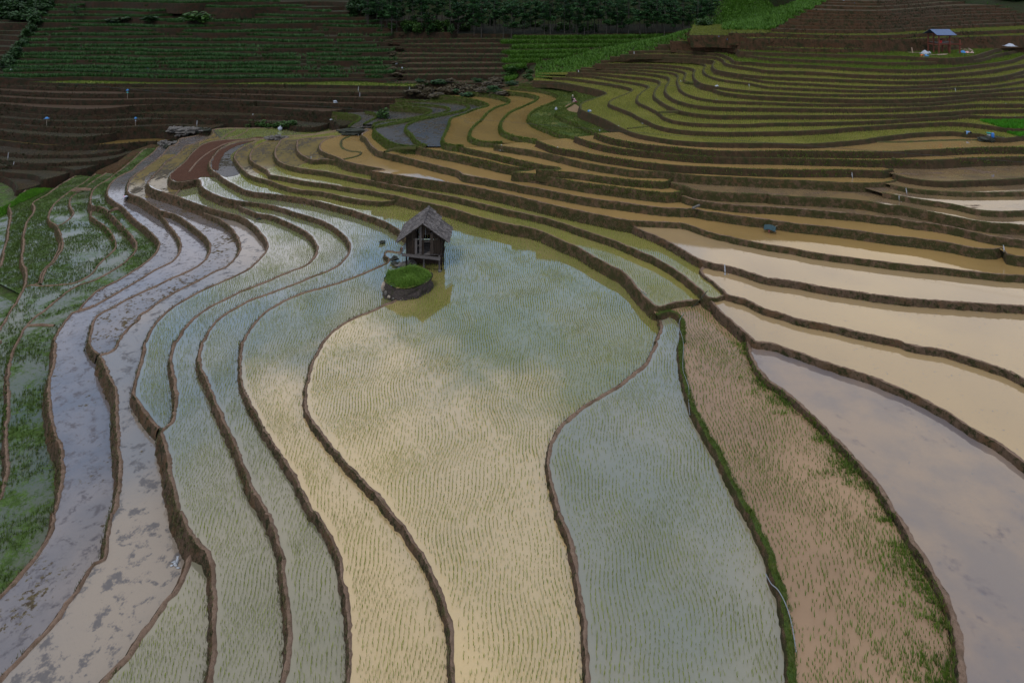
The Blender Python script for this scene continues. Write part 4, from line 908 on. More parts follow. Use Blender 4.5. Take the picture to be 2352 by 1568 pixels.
for s_ in (-1, 1):
    mb = MB(); y = .06
    while y < 3.75:
        wd = random.uniform(.2, .32); y1 = min(y + wd, 3.8)
        if not (s_ > 0 and 1.2 < y < 1.6): mb.box((s_ * 1.88, (y + y1) / 2, (FZ + roof_z(1.9)) / 2), (.035, y1 - y - .012, roof_z(1.9) - FZ - .12), jit=.006)
        y = y1
    mb.build('side_wall', M['plank'], hut)
mb = MB(); x = -1.86
while x < 1.85:
    x1 = min(x + .26, 1.86); mb.box(((x + x1) / 2, 3.8, (FZ + roof_z(max(abs(x), abs(x1)))) / 2), (x1 - x - .012, .035, roof_z(max(abs(x), abs(x1))) - FZ - .15), jit=.006); x = x1
mb.build('back_wall', M['plank'], hut)
mb = MB()
for k in range(13): mb.box((0, .15 + k * .29, FZ - .05), (3.9, .27, .06), jit=.01)
mb.build('floor', M['planktop'], hut)
mb = MB()
for k in range(4): mb.beam((-2.35 + .03 * k, -.12 - k * .16, FZ + .12), (1.95, -.5 - k * .15, FZ - .16 - .015 * k), .15, .05, .006)
mb.build('ledge', M['planktop'], hut)
for (x, y) in ((-1.85, 0), (.10, -.25), (1.8, -.25), (-1.85, 3.7), (0, 3.7), (1.8, 3.7), (-1.85, 1.9), (1.85, 1.9)):
    mb = MB(); mb.beam((x, y, -.5), (x + random.uniform(-.03, .03), y, FZ - .05), .17, .17, .01, up=Vector((0, 1, 0))); mb.build('stilt', M['plankgrey'] if y < 0 else M['plank'], hut)
mb = MB()
for z in (.35, .8, 1.2): mb.beam((-1.6, 1.2, z + .1), (1.75, 1.25, z), .05, .13, .01)
mb.box((0, 1.45, .75), (3.6, .25, 1.7), jit=.05)
mb.build('base_wall', wood('earthy boards', (.032, .02, .013), (.06, .039, .026), (.8, 14, 14)), hut)
mb = MB()
for k, z in enumerate((1.1, 1.55, 2.0, 2.45, 2.9, 3.3)): mb.beam((2.02, -.1, z), (2.08 + .03 * (k % 2), 2.6, z + .08 * (-1) ** k), .06, .12, .01)
mb.beam((2.0, -.12, -.2), (2.05, -.1, 3.5), .1, .1, .01, up=Vector((0, 1, 0))); mb.beam((2.1, 1.2, -.2), (2.1, 1.2, 3.3), .09, .09, .01, up=Vector((0, 1, 0)))
mb.build('side_rails', M['plank'], hut)
mb = MB()
for k in range(7): mb.beam((-2.62 + .09 * k, .2 + .35 * k, 1.55), (-2.0, .25 + .35 * k, 3.0 - .12 * k), .2, .03, .01)
mb.beam((-2.75, .0, 1.72), (-2.3, -.1, 1.95), .35, .05, .01)
mb.build('leaning_boards', M['plankgrey'], hut)
for (x, y, d) in ((.1, -.28, .34), (1.82, -.3, .45), (-1.8, -.15, .4)):
    mb = MB(); mb.rock((x, y, .05), (d, d, .3), x); mb.build('footing_stone', M['rock'], hut, True)

# ---- walled mound with turf in front of the hut
mo = thing('walled_mound', (-10.7, 62.7, 0), 'round mound with dark layered wall and bright green turf in front of the hut', 'mound')
def ell(a, k=1.0):
    return 2.62 * k * math.cos(a) * (1 + .05 * math.sin(2 * a + .5)), 2.3 * k * math.sin(a) * (1 + .06 * math.sin(3 * a))
bm = bmesh.new(); na, nl = 72, 14; rings = []
for l in range(nl + 1):
    z = -.3 + 1.55 * l / nl; ring = []
    for k in range(na):
        a = 2 * math.pi * k / na
        cour = .055 * (abs(((l * .5) % 1) - .5) * 2 - .5)
        kk = 1.02 - .035 * l / nl * 2 + cour * .35 + .075 * mnoise.noise(Vector((math.cos(a) * 2.2, math.sin(a) * 2.2, z * 2))) + .04 * mnoise.noise(Vector((math.cos(a) * 5, math.sin(a) * 5, z * 4))) + .015 * mnoise.noise(Vector((math.cos(a) * 11, math.sin(a) * 11, z * 9)))
        x, y = ell(a, kk); ring.append(bm.verts.new((x, y, z + (.08 * math.sin(a * 2 + 1) + .05 * mnoise.noise(Vector((a * 2, 0, 3)))) * (l / nl))))
    rings.append(ring)
for a_, b_ in zip(rings, rings[1:]):
    for k in range(na): bm.faces.new([a_[k], a_[(k + 1) % na], b_[(k + 1) % na], b_[k]])
me = bpy.data.meshes.new('retaining_wall'); bm.to_mesh(me); bm.free()
for p in me.polygons: p.use_smooth = True
link_mesh('retaining_wall', me, M['sodwall'], mo)
bm = bmesh.new(); prev = None
for q in range(9):
    t = 1 - q / 8; ring = []
    for k in range(48):
        a = 2 * math.pi * k / 48; x, y = ell(a, .985 * t + .001)
        ring.append(bm.verts.new((x, y + .25 * (1 - t), 1.27 + .42 * (1 - t * t) + .08 * mnoise.noise(Vector((x * 1.5, y * 1.5, 0))))))
    if prev:
        for k in range(48): bm.faces.new([prev[k], prev[(k + 1) % 48], ring[(k + 1) % 48], ring[k]])
    prev = ring
me = bpy.data.meshes.new('turf'); bm.to_mesh(me); bm.free()
turf = link_mesh('turf', me, SURF['grass'], mo)
N = 2600; a = rng.uniform(0, 2 * np.pi, N); rr = np.sqrt(rng.uniform(0, 1, N)) * (.92 + .05 * np.sin(a * 3) + .04 * np.sin(a * 7 + 1))
hv_ = .16 + .16 * np.clip(np.sin(rr * 5 * np.cos(a) + 1) + np.sin(rr * 6 * np.sin(a)) + rng.normal(0, .4, N), 0, 2)
gp = np.column_stack([2.62 * rr * np.cos(a), 2.3 * rr * np.sin(a) + .25 * (1 - rr), 1.27 + .40 * (1 - rr ** 2)])
M['lush'] = leaf_mat('lush turf', (.075, .15, .018), (.17, .29, .045), .3)
g_ = blades(gp, 5, hv_, .05, .9, 'grass', M['lush'], .12, curved=False); g_.parent = turf
if 'kind' in g_: g_['kind'] = 'stuff'
M['straw'] = plain('dry straw', (.28, .2, .12), .9)
for k in range(16):
    mb = MB(); a = random.uniform(2.6, 6.0); x, y = ell(a, .99); mb.tube([(x, y, 1.24), (x + random.uniform(-.5, .5), y + random.uniform(-.1, .25), 1.25 + random.uniform(-.05, .08))], .012, 5)
    mb.build('straw', M['straw'], mo)
for (x, y, z, d, mt) in ((-2.55, -.55, .55, (.75, .6, 1.15), 'rockpale'), (-2.15, -1.25, .25, (.6, .5, .7), 'rock'), (-2.5, .2, .75, (.5, .5, .8), 'rock'), (-1.75, -1.75, .1, (.45, .4, .35), 'rockpale'), (-.35, -2.28, .1, (.4, .35, .35), 'rockpale'), (-1.2, -2.1, .05, (.4, .3, .3), 'rock')):
    mb = MB(); mb.rock((x, y, z), d, x + y); mb.build('stone', M[mt], mo, True)

mo.scale = (.92, .9, .95)
# ---- loose stones
def stone(u, v, z, d, label, mt='rock', seed=1, cat='boulder', group=None, n=1, flat=.3):
    p = ground_hit(u, v) if abs(z) > .2 else at(u, v, z); mb = MB()
    for k in range(n):
        mb.rock(((k - (n - 1) / 2) * d[0] * .55, random.uniform(-.2, .2) * d[1], d[2] * .28), (d[0] * (1 if n == 1 else .8), d[1], d[2] * random.uniform(.6, 1)), seed + k, .55, 3, flat=flat)
    o = mb.build('boulder', M[mt], None, False); o.location = p; tag(o, label, cat, group); return o
stone(588 + 1270 / 4, 392 + 825 / 4, -.1, (.8, .7, .55), 'mossy stone at the tip of the thin bund left of the hut', 'rockdark', 1)
stone(588 + 1292 / 4, 392 + 868 / 4, -.1, (1.0, .8, .6), 'dark stone between the hut and the walled mound', 'rockdark', 2)
stone(588 + 1160 / 4, 392 + 668 / 4, -.85, (.65, .6, .5), 'lone stone poking out of the rice left of the hut', 'rockdark', 3)
stone(588 + 1400 / 4, 392 + 890 / 4, 0, (2.0, 1.4, .95), 'flat grey slab of rock behind the green mound', 'rock', 4)
stone(25 / 4 + 588, 392 + 448 / 4, -1.5, (.7, .5, .3), 'small flat stone in the water of a curved rice paddy', 'rockdark', 5)
stone(588 + 880 / 4, 1235 / 4, 3.75, (4.4, 2.2, 2.0), 'long low mossy boulder at the head of a yellow pool', 'rockdark', 6)
stone(588 + 905 / 4 + 10, 1218 / 4 + 2, 3.75, (2.6, 1.6, 1.6), 'grey streaked boulder beside the long mossy one', 'rock', 7)
stone(588 + 200 / 4, 1285 / 4, 1.4, (2.4, 1.4, 1.2), 'grey boulder cluster on the bund beside the trail', 'rock', 8, n=3)
stone(1560 / 4, 1338 / 4, -3.6, (2.6, 1.6, 1.5), 'grey and white boulders at the corner of small pools', 'rock', 9, n=3)
stone(1528 / 4, 1362 / 4, -3.7, (1.3, 1.1, 1.3), 'dark boulder at the foot of the grey and white ones', 'rockdark', 10)
stone(1740 / 4, 1215 / 4, -2.0, (4.2, 2.2, 1.7), 'jagged rock outcrop where the small terraces end', 'rock', 11, n=4)
stone(1840 / 4, 1210 / 4, -2.0, (3.0, 1.6, 1.2), 'shaded ledge of rock right of the jagged outcrop', 'rockdark', 12, n=3)
stone(1680 / 4, 1250 / 4, -2.3, (2.2, 1.5, 1.0), 'low rock left of the jagged outcrop', 'rock', 13, n=2)
stone(1764 + 2060 / 4, 1300 / 4, 9.0, (1.5, 1.2, 1.0), 'dark heap of stones under the blue barrel', 'rockdark', 14, n=4, cat='rock pile')
stone(1764 + 2010 / 4, 1296 / 4, 8.7, (.6, .5, .4), 'pale stone at the left foot of the dark heap', 'rockpale', 15)

# ---- the pavilion with the blue roof
pz = 16.98; p0 = at(1764 + 1570 / 4, 495 / 4, pz)
pv = thing('pavilion', (p0.x, p0.y, pz), 'unfinished red timber pavilion on posts with a blue metal gable roof', 'pavilion')
M['redwood'] = wood('red brown timber', (.11, .035, .022), (.18, .062, .04), (14, 14, .8))
M['bluesheet'] = plain('blue roof sheet', (.06, .10, .19), .5, .2, 2, .3)
M['roofdark'] = plain('roof underside', (.04, .035, .035), .8)
posts = [(0, 0, 3.75), (0, 1.5, 4.4), (0, 3.1, 3.75), (2.15, 0, 3.75), (2.15, 3.1, 3.75), (4.15, 0, 2.8), (4.15, 3.1, 2.7), (2.9, 3.1, 2.8)]
for x, y, h in posts:
    mb = MB(); mb.box((x, y, h / 2 - .1), (.2, .2, h + .2)); mb.build('post', M['redwood'], pv)
mb = MB()
for y in (0, 3.1): mb.beam((-.25, y, 1.9), (4.7, y, 1.9), .12, .26)
for x in (0, 2.15, 4.15): mb.beam((x, -.35, 1.72), (x, 3.4, 1.72), .12, .2)
mb.build('deck_frame', M['redwood'], pv)
mb = MB()
for k in range(16): mb.box((1.05, .1 + k * .19, 2.07), (2.2, .18, .05), jit=.01)
for k in range(4): mb.box((3.2, 1.8 + k * .35, 2.09 + .03 * k), (1.9, .22, .05), Matrix.Rotation(.1 * k, 3, 'Z'), .01)
mb.build('deck', M['plankgrey'], pv)
mb = MB()
for y in (0, 3.1): mb.beam((-.3, y, 3.7), (2.6, y, 3.7), .1, .14)
for x in (0, 2.15): mb.beam((x, 0, 3.78), (x, 3.1, 3.78), .1, .14)
mb.beam((-.4, 1.55, 4.55), (3.0, 1.55, 4.55), .1, .14)
mb.build('roof_beams', M['redwood'], pv)
mb = MB(); e0 = Vector((1.0, -.55, 3.66)); 
for s_ in (-1, 1):
    for k in range(16):
        x = -.6 + k * .245
        mb.beam((x, 1.55, 4.72), (x, 1.55 + s_ * 2.1, 3.72), .235 if k % 2 else .25, .03 + .02 * (k % 2), up=Vector((1, 0, 0)).cross(Vector((0, s_ * 2.1, -1.0)).normalized()) * s_)
mb.build('roof', M['bluesheet'], pv)
bk = thing('bucket', (p0.x + .75, p0.y + .6, pz + 2.1), 'red bucket with a dark lid on the pavilion deck', 'bucket')
mb = MB(); mb.lathe((0, 0, 0), [(.24, 0), (.27, .25), (.28, .52)], 14); mb.build('body', plain('red plastic', (.45, .02, .02), .5), bk)
mb = MB(); mb.lathe((0, 0, .52), [(.36, 0), (.36, .08), (.22, .18)], 14); mb.build('lid', M['black'], bk)
def heap(name, u, v, z, size, h, mat, label, cat, seed=1, rz=0, group=None):
    p = at(u, v, z); mb = MB(); mb.cloth((0, 0, 0), (size[0] * .78, size[1] * .78), h * .75, seed, rz=rz); o = mb.build(name, mat, None, False); o.location = p; tag(o, label, cat, group); return o
T30 = lambda x, y: (1764 + x / 4, y / 4)
heap('tarp', *T30(1440, 498), 16.98, (1.7, 2.2), 1.1, M['white'], 'white tarp heaped left of the pavilion', 'tarp', 1)
heap('tarp', *T30(1482, 492), 16.98, (.9, .9), .55, M['white'], 'small white bundle between the tarp heap and the first post', 'bundle', 2)
heap('tarp', *T30(1455, 512), 16.98, (1.0, 1.0), .3, M['bluebag'], 'blue sheet crumpled in front of the white tarp heap', 'tarp', 3)
heap('sack', *T30(1415, 510), 16.98, (.9, .8), .3, plain('orange plastic', (.5, .12, .04), .6), 'orange bag left of the blue sheet', 'bag', 4)
heap('tarp', *T30(1790, 485), 16.98, (1.5, 1.6), .6, M['bluebag'], 'blue plastic pile right of the pavilion', 'pile', 5)
heap('sack', *T30(1830, 487), 16.98, (1.5, 1.6), .45, plain('pink sacking', (.5, .27, .27), .8), 'pink sacks heaped beside the blue pile', 'sacks', 6)
heap('sack', *T30(1875, 488), 16.98, (.8, .9), .4, plain('faded pink', (.55, .36, .36), .8), 'faded pink bag at the right end of the timber heap', 'bag', 7)
heap('tarp', *T30(2225, 425), 17.75, (2.6, 2.2), .75, M['white'], 'white sheet spread on the bank at the right edge', 'tarp', 8)
for k, (a, b_, lb) in enumerate([((1285, 487), (1400, 490), 'thin timber lying left of the tarp heap'), ((1330, 455), (1330, 495), 'pale board standing upright left of the pavilion'), ((1500, 512), (1650, 500), 'long timber lying in front of the pavilion'), ((1560, 513), (1640, 508), 'short pale board in front of the pavilion posts'),
      ((1760, 460), (1900, 432), 'long timber slanting up right of the pavilion'), ((1800, 462), (1870, 470), 'timber on top of the right hand heap'), ((1790, 470), (1890, 482), 'timber crossing the right hand heap'), ((1830, 448), (1880, 476), 'short timber leaning on the right hand heap')]):
    P1, P2 = at(*T30(*a), pz), at(*T30(*b_), pz)
    if k == 1: P1 = P2 + Vector((-.1, .2, 1.1))
    mb = MB(); mid = (P1 + P2) / 2; mb.beam(P1 - mid, P2 - mid, .22 if k in (1, 3) else .14, .09, .01); o = mb.build('timber', plain('bare timber %d' % k, (.30, .22, .16), .85), None); o.location = mid + Vector((0, 0, .12 + .1 * (k > 4))); tag(o, lb, 'timber')

# ---- barrels by the pool at the right
pb = at(1764 + 2065 / 4, 1264 / 4, 9.7)
BS = .45
bl = thing('barrel', (pb.x, pb.y, 9.7), 'blue plastic barrel standing on the dark stone heap', 'barrel')
mb = MB(); mb.lathe((0, 0, 0), [(a * BS, b_ * BS) for a, b_ in [(.34, 0), (.38, .08), (.39, .4), (.41, .44), (.39, .48), (.39, .85), (.41, .89), (.39, .93), (.38, 1.3), (.30, 1.42)]], 18); mb.build('body', plain('blue barrel plastic', (.03, .14, .42), .45), bl, True)
mb = MB(); mb.lathe((.05, 0, 1.42 * BS), [(.04, 0), (.04, .05), (.025, .07)], 10); mb.build('cap', M['rockpale'], bl)
pb = at(1764 + 2030 / 4, 1250 / 4, 9.6)
bs = thing('bucket', (pb.x, pb.y, 9.6), 'white bucket under a green basin left of the blue barrel', 'bucket')
mb = MB(); mb.lathe((0, 0, 0), [(.18, 0), (.20, .15), (.21, .3)], 16); mb.build('body', M['white'], bs)
bn = thing('basin', (pb.x, pb.y, 9.9), 'teal green basin on top of the white bucket', 'basin')
mb = MB(); mb.lathe((0, 0, 0), [(.2, 0), (.28, .1), (.31, .17), (.29, .17), (.24, .07)], 18); mb.build('bowl', plain('teal plastic', (.02, .28, .22), .5), bn)
heap('brush_heap', 1764 + 2235 / 4, 1238 / 4, 9.15, (2.2, 1.8), .7, plain('orange dry leaves', (.30, .09, .03), .9, .5, 9), 'heap of orange dry leaves at the right edge', 'leaf heap', 9)
sb = blob(1764 + 2330 / 4, 1130 / 4, 10.7, 3.6, 4.0, 20, .2)
sbed = np.column_stack([sb[:, 0].mean() + (rng.uniform(-1, 1, 1500)) * 3.4, sb[:, 1].mean() + rng.uniform(-1, 1, 1500) * 3.6])
o = blades(np.column_stack([sbed, top_z(sbed[:, 0], sbed[:, 1])]), 6, .32, .08, .5, 'seed_bed', leaf_mat('seed bed', (.03, .16, .004), (.06, .24, .008), .25), .1, curved=False)
so2 = blob(20 / 4 - 8, 392 + 430 / 4, -9.8, 1.7, 13, 20, .1)
q = np.column_stack([so2[:, 0].mean() + rng.uniform(-1, 1, 2600) * 1.7, so2[:, 1].mean() + rng.uniform(-1, 1, 2600) * 12]); 
blades(np.column_stack([q, top_z(q[:, 0], q[:, 1])]), 5, .3, .07, .5, 'seed_bed', leaf_mat('seed bed left', (.05, .16, .006), (.09, .24, .012), .25), .1, curved=False)

# ---- sacks, bags and bundles
def bag(u, v, z, d, mat, label, cat='sack', seed=1, group=None, upright=True):
    p = ground_hit(u, v); mb = MB(); w_, dd, h = [x * .62 for x in d]
    mb.rock((0, 0, h * .45), (w_, dd, h), seed, .22, 2, .46)
    if upright: mb.rock((w_ * .05, 0, h * .98), (w_ * .45, dd * .4, h * .25), seed + 3, .3, 1)
    o = mb.build('sack' if cat == 'sack' else cat.replace(' ', '_'), mat, None, True); o.location = p; tag(o, label, cat, group); return o
T20 = lambda x, y: (1176 + x / 4, y / 4)
bag(*T20(405, 1016), 8.75, (.75, .5, 1.0), M['white'], 'white sack standing upright on the grassy terrace')
bag(*T20(717, 1030), 9.7, (.75, .5, .6), M['white'], 'white bundle on the bund right of the two people', 'bundle', 2)
bag(*T20(703, 1030), 9.7, (.5, .4, .55), M['bluebag'], 'blue bundle on the bund beside the white one', 'bundle', 3)
bag(*T20(1882, 800), 13.2, (1.1, .6, .55), M['white'], 'white bundle lying on a green terrace bank', 'bundle', 4)
bag(*T20(1902, 346), 18.5, (.55, .45, .6), M['bluebag'], 'pale blue bag on the upper terraces, left one of two', 'bag', 5)
bag(*T20(1981, 373), 18.5, (.6, .45, .7), M['bluebag'], 'pale blue bag on the upper terraces, right one of two', 'bag', 6)
bag(*T20(805, 1208), 9.2, (.3, .3, .45), M['white'], 'tiny white marker at the edge of a pool', 'marker', 7)
bag(588 + 222 / 4, 1200 / 4, .9, (1.6, 1.0, 1.5), M['white'], 'white sack slumped on the brown bank beside the trail', 'sack', 8)
bag(588 + 690 / 4, 1106 / 4, 1.5, (1.1, .8, .5), M['white'], 'white sack lying at the corner of a grey pool', 'sack', 9)
bag(693 / 4, 180 / 4, zof(46, 206.5), (1.1, .8, 1.0), M['white'], 'white bag below a small tree on the dark hillside', 'bag', 10)
bag(100 / 4, 660 / 4, zof(165, 163), (1.3, .9, 1.1), M['white'], 'white bag at the foot of the hedge on the left', 'bag', 11)
bag(588 + 1290 / 4, 594 / 4, zof(148.5, 169.5), (1.2, .7, .7), M['white'], 'white bag on the red footpath, middle of three', 'bag', 12)
bag(588 + 1270 / 4, 493 / 4, zof(123, 177.5), (.8, .6, .7), M['white'], 'white bag on the red footpath, topmost of three', 'bag', 13)
bag(588 + 1342 / 4, 634 / 4, zof(158.5, 165.5), (.7, .6, .8), M['white'], 'white bag on the red footpath, lowest of three', 'bag', 14)
bag(2120/4 - 190, 640/4 - 1, zof(159, 165), (.4, .4, .4), M['bluebag'], 'scrap of blue plastic beside the hedge', 'bag', 15)
bag(1764 + 795 / 4, 52 / 4, 24.6, (.85, .5, 1.0), M['bluebag'], 'blue sack on the bare brown hill, upper one', 'sack', 16)
bag(1764 + 820 / 4, 86 / 4, 23.9, (1.0, .6, .85), M['bluebag'], 'blue sack on the bare brown hill, lower one', 'sack', 17)
bag(1764 + 695 / 4, 8 / 4, 25.6, (.7, .5, .7), M['white'], 'white sack near the top of the bare brown hill', 'sack', 18)
bag(1176 + 2232 / 4, 150 / 4, 22.0, (.8, .6, .9), M['white'], 'white sack on the small dark terraces, lower one', 'sack', 19)
bag(1176 + 2283 / 4, 92 / 4, 24, (.9, .6, .6), M['white'], 'white sack on the small dark terraces, upper one', 'sack', 20)
mb = MB()
for k in range(5): mb.rock((.12 * (k % 2), 0, .2 + k * .3), (1.3 - .1 * k, .8, .34), k, .15, 2)
o = mb.build('sack_stack', M['white'], None, True); o.location = at(588 + 726 / 4, 985 / 4, zof(246, 144)); tag(o, 'stack of white sacks on the dark bank above the grey pools', 'sack stack')
# blue sheets on poles (bird scarers) on the left hill
for k, (u, v, Y, lb, two) in enumerate([(428 / 4, 1142 / 4, 138.5, 'wide blue plastic sheet on a pole at the far left of the dark hill', 0), (1244 / 4, 1142 / 4, 138.5, 'small blue cap on a thin pole below the dark terraces', 1), (1170 / 4, 900 / 4, 148.2, 'blue rag above a teal rag on a pole in the dark terraces', 2)]):
    z = zof(v, Y); p = at(u, v, z)
    t = thing('bird_scarer', p, lb, 'bird scarer'); hh = 1.4 if k < 2 else 1.9
    mb = MB(); mb.tube([(0, 0, -.3), (.05, 0, hh)], .04, 6); mb.build('pole', M['rockpale'], t)
    mb = MB(); mb.cloth((.05, 0, hh - .1), (1.0 if k == 0 else .55, .6), .35, k); mb.build('sheet', M['bluebag'], t)
    if two:
        mb = MB(); mb.rock((.05, 0, hh - .6), (.5 if k == 2 else .25, .3, .25 if k == 2 else .4), k, .3); mb.build('rag', plain('teal rag', (.04, .35, .33), .7) if k == 2 else M['white'], t)

# ---- hose and pipes on the bunds
def hose(pts, rad, mat, name, label, cat):
    w_ = [at(u, v, z - .08) for u, v, z in pts]; A = np.array([(p.x, p.y, p.z) for p in w_])
    t = np.linspace(0, len(A) - 1, len(A) * 8); X = np.column_stack([np.interp(t, range(len(A)), A[:, i]) for i in range(3)])
    X = smooth_arr(X, 3); mid = X.mean(axis=0); mb = MB(); mb.tube([tuple(p - mid) for p in X], rad, 7); o = mb.build(name, mat, None, True); o.location = mid; tag(o, label, cat); return o
M['hose'] = plain('pale hose', (.20, .215, .23), .5)
T21 = lambda x, y, z: (1176 + x / 4, 392 + y / 4, z)
T22 = lambda x, y, z: (1176 + x / 4, 784 + y / 4, z)
T33 = lambda x, y, z: (1764 + x / 4, 1176 + y / 4, z)
T23 = lambda x, y, z: (1176 + x / 4, 1176 + y / 4, z)
hose([T21(1580, 1305, 1.0), T21(1550, 1350, 1.03), T21(1533, 1400, 1.05), T21(1535, 1450, 1.05), T21(1555, 1500, 1.05), T22(1575, 0, 1.05), T22(1575, 80, 1.06), T22(1568, 210, 1.06), T22(1572, 280, 1.06), T22(1600, 345, 1.06), T22(1628, 430, 1.0), T22(1622, 560, .92), T22(1636, 690, .75)], .02, M['hose'], 'hose', 'long pale hose lying along the grassy bund in the upper right centre', 'hose')
hose([T23(2330, 560, .8), T33(0, 605, .9), T33(30, 660, 1.02), T33(90, 705, 1.05), T33(150, 810, 1.06), T33(195, 930, 1.06), T33(228, 1070, 1.05), T33(250, 1220, 1.02), T33(262, 1300, 1.0)], .026, M['hose'], 'hose', 'bluish hose curving over the grassy bund at the bottom right', 'hose')
hose([T21(1640, 1262, .98), T21(1680, 1235, 1.2), T21(1715, 1200, 1.6), T21(1745, 1160, 2.1), T21(1800, 1100, 2.5)], .035, M['rockdark'], 'pipe', 'thin dark pipe rising across the corner of three paddies', 'pipe')
hose([T21(1165, 1078, 1.5), T21(1240, 1135, 1.5)], .06, M['rockpale'], 'bamboo_pole', 'pale bamboo pole lying on the steep bank of the main pool', 'pole')
hose([T21(1725, 315, 4.85), T21(1655, 348, 4.7)], .14, M['rock'], 'log', 'grey log lying across the end of a flooded terrace', 'log')

# ---- falling water at the outlets
def fall(u, v0, v1, z, wd=.22, lean=0.0, splash=.8, lean_y=.15):
    wd *= .34; splash *= .5
    """u,v1: foot on the lower level z; v0: lip above"""
    p = ground_hit(u, v1); h = (v1 - v0) * p.y / F
    mb = MB(); n = 6
    for s_ in range(3):
        pts = []; o_ = (s_ - 1) * wd * .35
        for k in range(n + 1):
            t = k / n; pts.append((o_ + lean * h * (1 - t) + random.uniform(-.02, .02), lean_y * (1 - t ** 2) * .9 , h * (1 - t * t) + .02))
        mb.tube(pts, [wd * (.16 + .14 * k / n) for k in range(n + 1)], 6)
    for k in range(int(9 * splash) + 2):
        a = random.uniform(0, 6.28); r_ = splash * random.uniform(0, .55)
        mb.rock((math.cos(a) * r_ * 1.2, math.sin(a) * r_ - .1, .02), (random.uniform(.12, .42) * splash, random.uniform(.12, .3) * splash, .03), k, .5, 1)
    o = mb.build('water', M['whitesplash'], None, True); o.location = p; tag(o, kind='structure')
for c_, x, y0, y1, z, wd, sp in [('20', 1222, 1108, 1135, 9.6, .5, 1.6), ('20', 980, 1155, 1190, 8.75, .3, 1.2), ('20', 420, 1352, 1388, 6.5, .4, 1.0), ('20', 1105, 1222, 1252, 8.6, .3, .9), ('20', 945, 1285, 1312, 8.05, .25, .7), ('20', 722, 1308, 1342, 7.5, .25, .7),
      ('20', 612, 648, 668, 11.2, .35, .9), ('20', 1122, 475, 502, 14.4, .3, .4), ('20', 745, 587, 604, 12.1, .3, .5), ('20', 1342, 1035, 1056, 10.15, .3, 1.1), ('20', 1550, 738, 748, 11.2, .25, 1.2), ('20', 2180, 775, 798, 12.7, .25, .4), ('20', 1905, 1062, 1086, 10.6, .22, .4),
      ('10', 1678, 1398, 1442, 4.55, .45, 1.1), ('10', 1902, 1368, 1395, 5.7, .35, 1.0), ('10', 2255, 1332, 1378, 6.5, .4, 1.2), ('10', 1755, 1322, 1336, 5.8, .25, .5), ('10', 2040, 1306, 1318, 6.7, .25, .5), ('10', 940, 1228, 1246, 3.7, .3, .5), ('10', 975, 1230, 1248, 3.7, .25, .4), ('10', 505, 1440, 1462, 2.9, .2, .3),
      ('21', 1541, 478, 522, 3.0, .22, .7), ('21', 1958, 868, 940, 2.3, .3, 1.1), ('21', 1236, 8, 62, 6.5, .22, .5), ('31', 776, 20, 68, 7.5, .22, .4), ('31', 1211, 236, 282, 6.15, .25, .5), ('31', 1270, 345, 408, 5.25, .32, .5), ('31', 1200, 448, 508, 4.55, .32, .7), ('31', 2172, 690, 745, 3.7, .25, .5), ('31', 1275, 165, 212, 6.75, .22, .3),
      ('03', 1622, 425, 470, -3.0, .35, 1.6), ('30', 1666, 1030, 1066, 10.6, .3, .8), ('30', 1800, 738, 754, 13.5, .25, .6), ('30', 2076, 1448, 1500, 8.05, .25, .4), ('30', 1724, 812, 838, 12.7, .22, .3), ('30', 2190, 950, 985, 11.1, .22, .3), ('30', 2277, 1072, 1105, 10.6, .22, .3),
      ('00', 1795, 1060, 1088, zof(275, 140.5), .3, .3), ('00', 1808, 1110, 1148, zof(290, 138.5), .35, .5), ('00', 2322, 1045, 1072, zof(270, 141), .3, .5), ('00', 72, 1402, 1462, zof(368, 126.5), .3, .3), ('00', 124, 1490, 1522, zof(382, 124.5), .3, .3),
      ('02', 880, 132, 152, -4.5, .15, .6), ('02', 1395, 830, 872, -3.0, .2, .6), ('10', 940, 798, 838, zof(212, 151), .28, .2), ('10', 953, 850, 892, zof(225, 148), .28, .2), ('10', 1411, 800, 838, zof(212, 149), .25, .2)]:
    fall(588 * int(c_[0]) + x / 4, 392 * int(c_[1]) + y0 / 4, 392 * int(c_[1]) + y1 / 4, z, wd, 0, sp)
# ---------------------------------------------------------------- people
def skin(name, chains, mat, parent, sub=1):
    """chains: list of [(x,y,z,r), ...]; chains that start at an existing point join it"""
    vs, es, rs, idx = [], [], [], {}
    for ch in chains:
        prev = None
        for (x, y, z, r) in ch:
            k = (round(x, 3), round(y, 3), round(z, 3))
            if k not in idx: idx[k] = len(vs); vs.append((x, y, z)); rs.append(r)
            i = idx[k]
            if prev is not None and prev != i: es.append((prev, i))
            prev = i
    me = bpy.data.meshes.new(name); me.from_pydata(vs, es, [])
    o = bpy.data.objects.new(name, me); C.objects.link(o)
    sm = o.modifiers.new('s', 'SKIN'); 
    for i, r in enumerate(rs): me.skin_vertices[0].data[i].radius = (r, r)
    me.skin_vertices[0].data[0].use_root = True
    if sub: m2 = o.modifiers.new('u', 'SUBSURF'); m2.levels = sub; m2.render_levels = sub
    dg = bpy.context.evaluated_depsgraph_get(); m = bpy.data.meshes.new_from_object(o.evaluated_get(dg))
    bpy.data.objects.remove(o); m.name = name
    for p in m.polygons: p.use_smooth = True
    return link_mesh(name, m, mat, parent)
def head_bits(hx, hy, hz, fy):
    """nose and ears as chains off the head"""
    return []
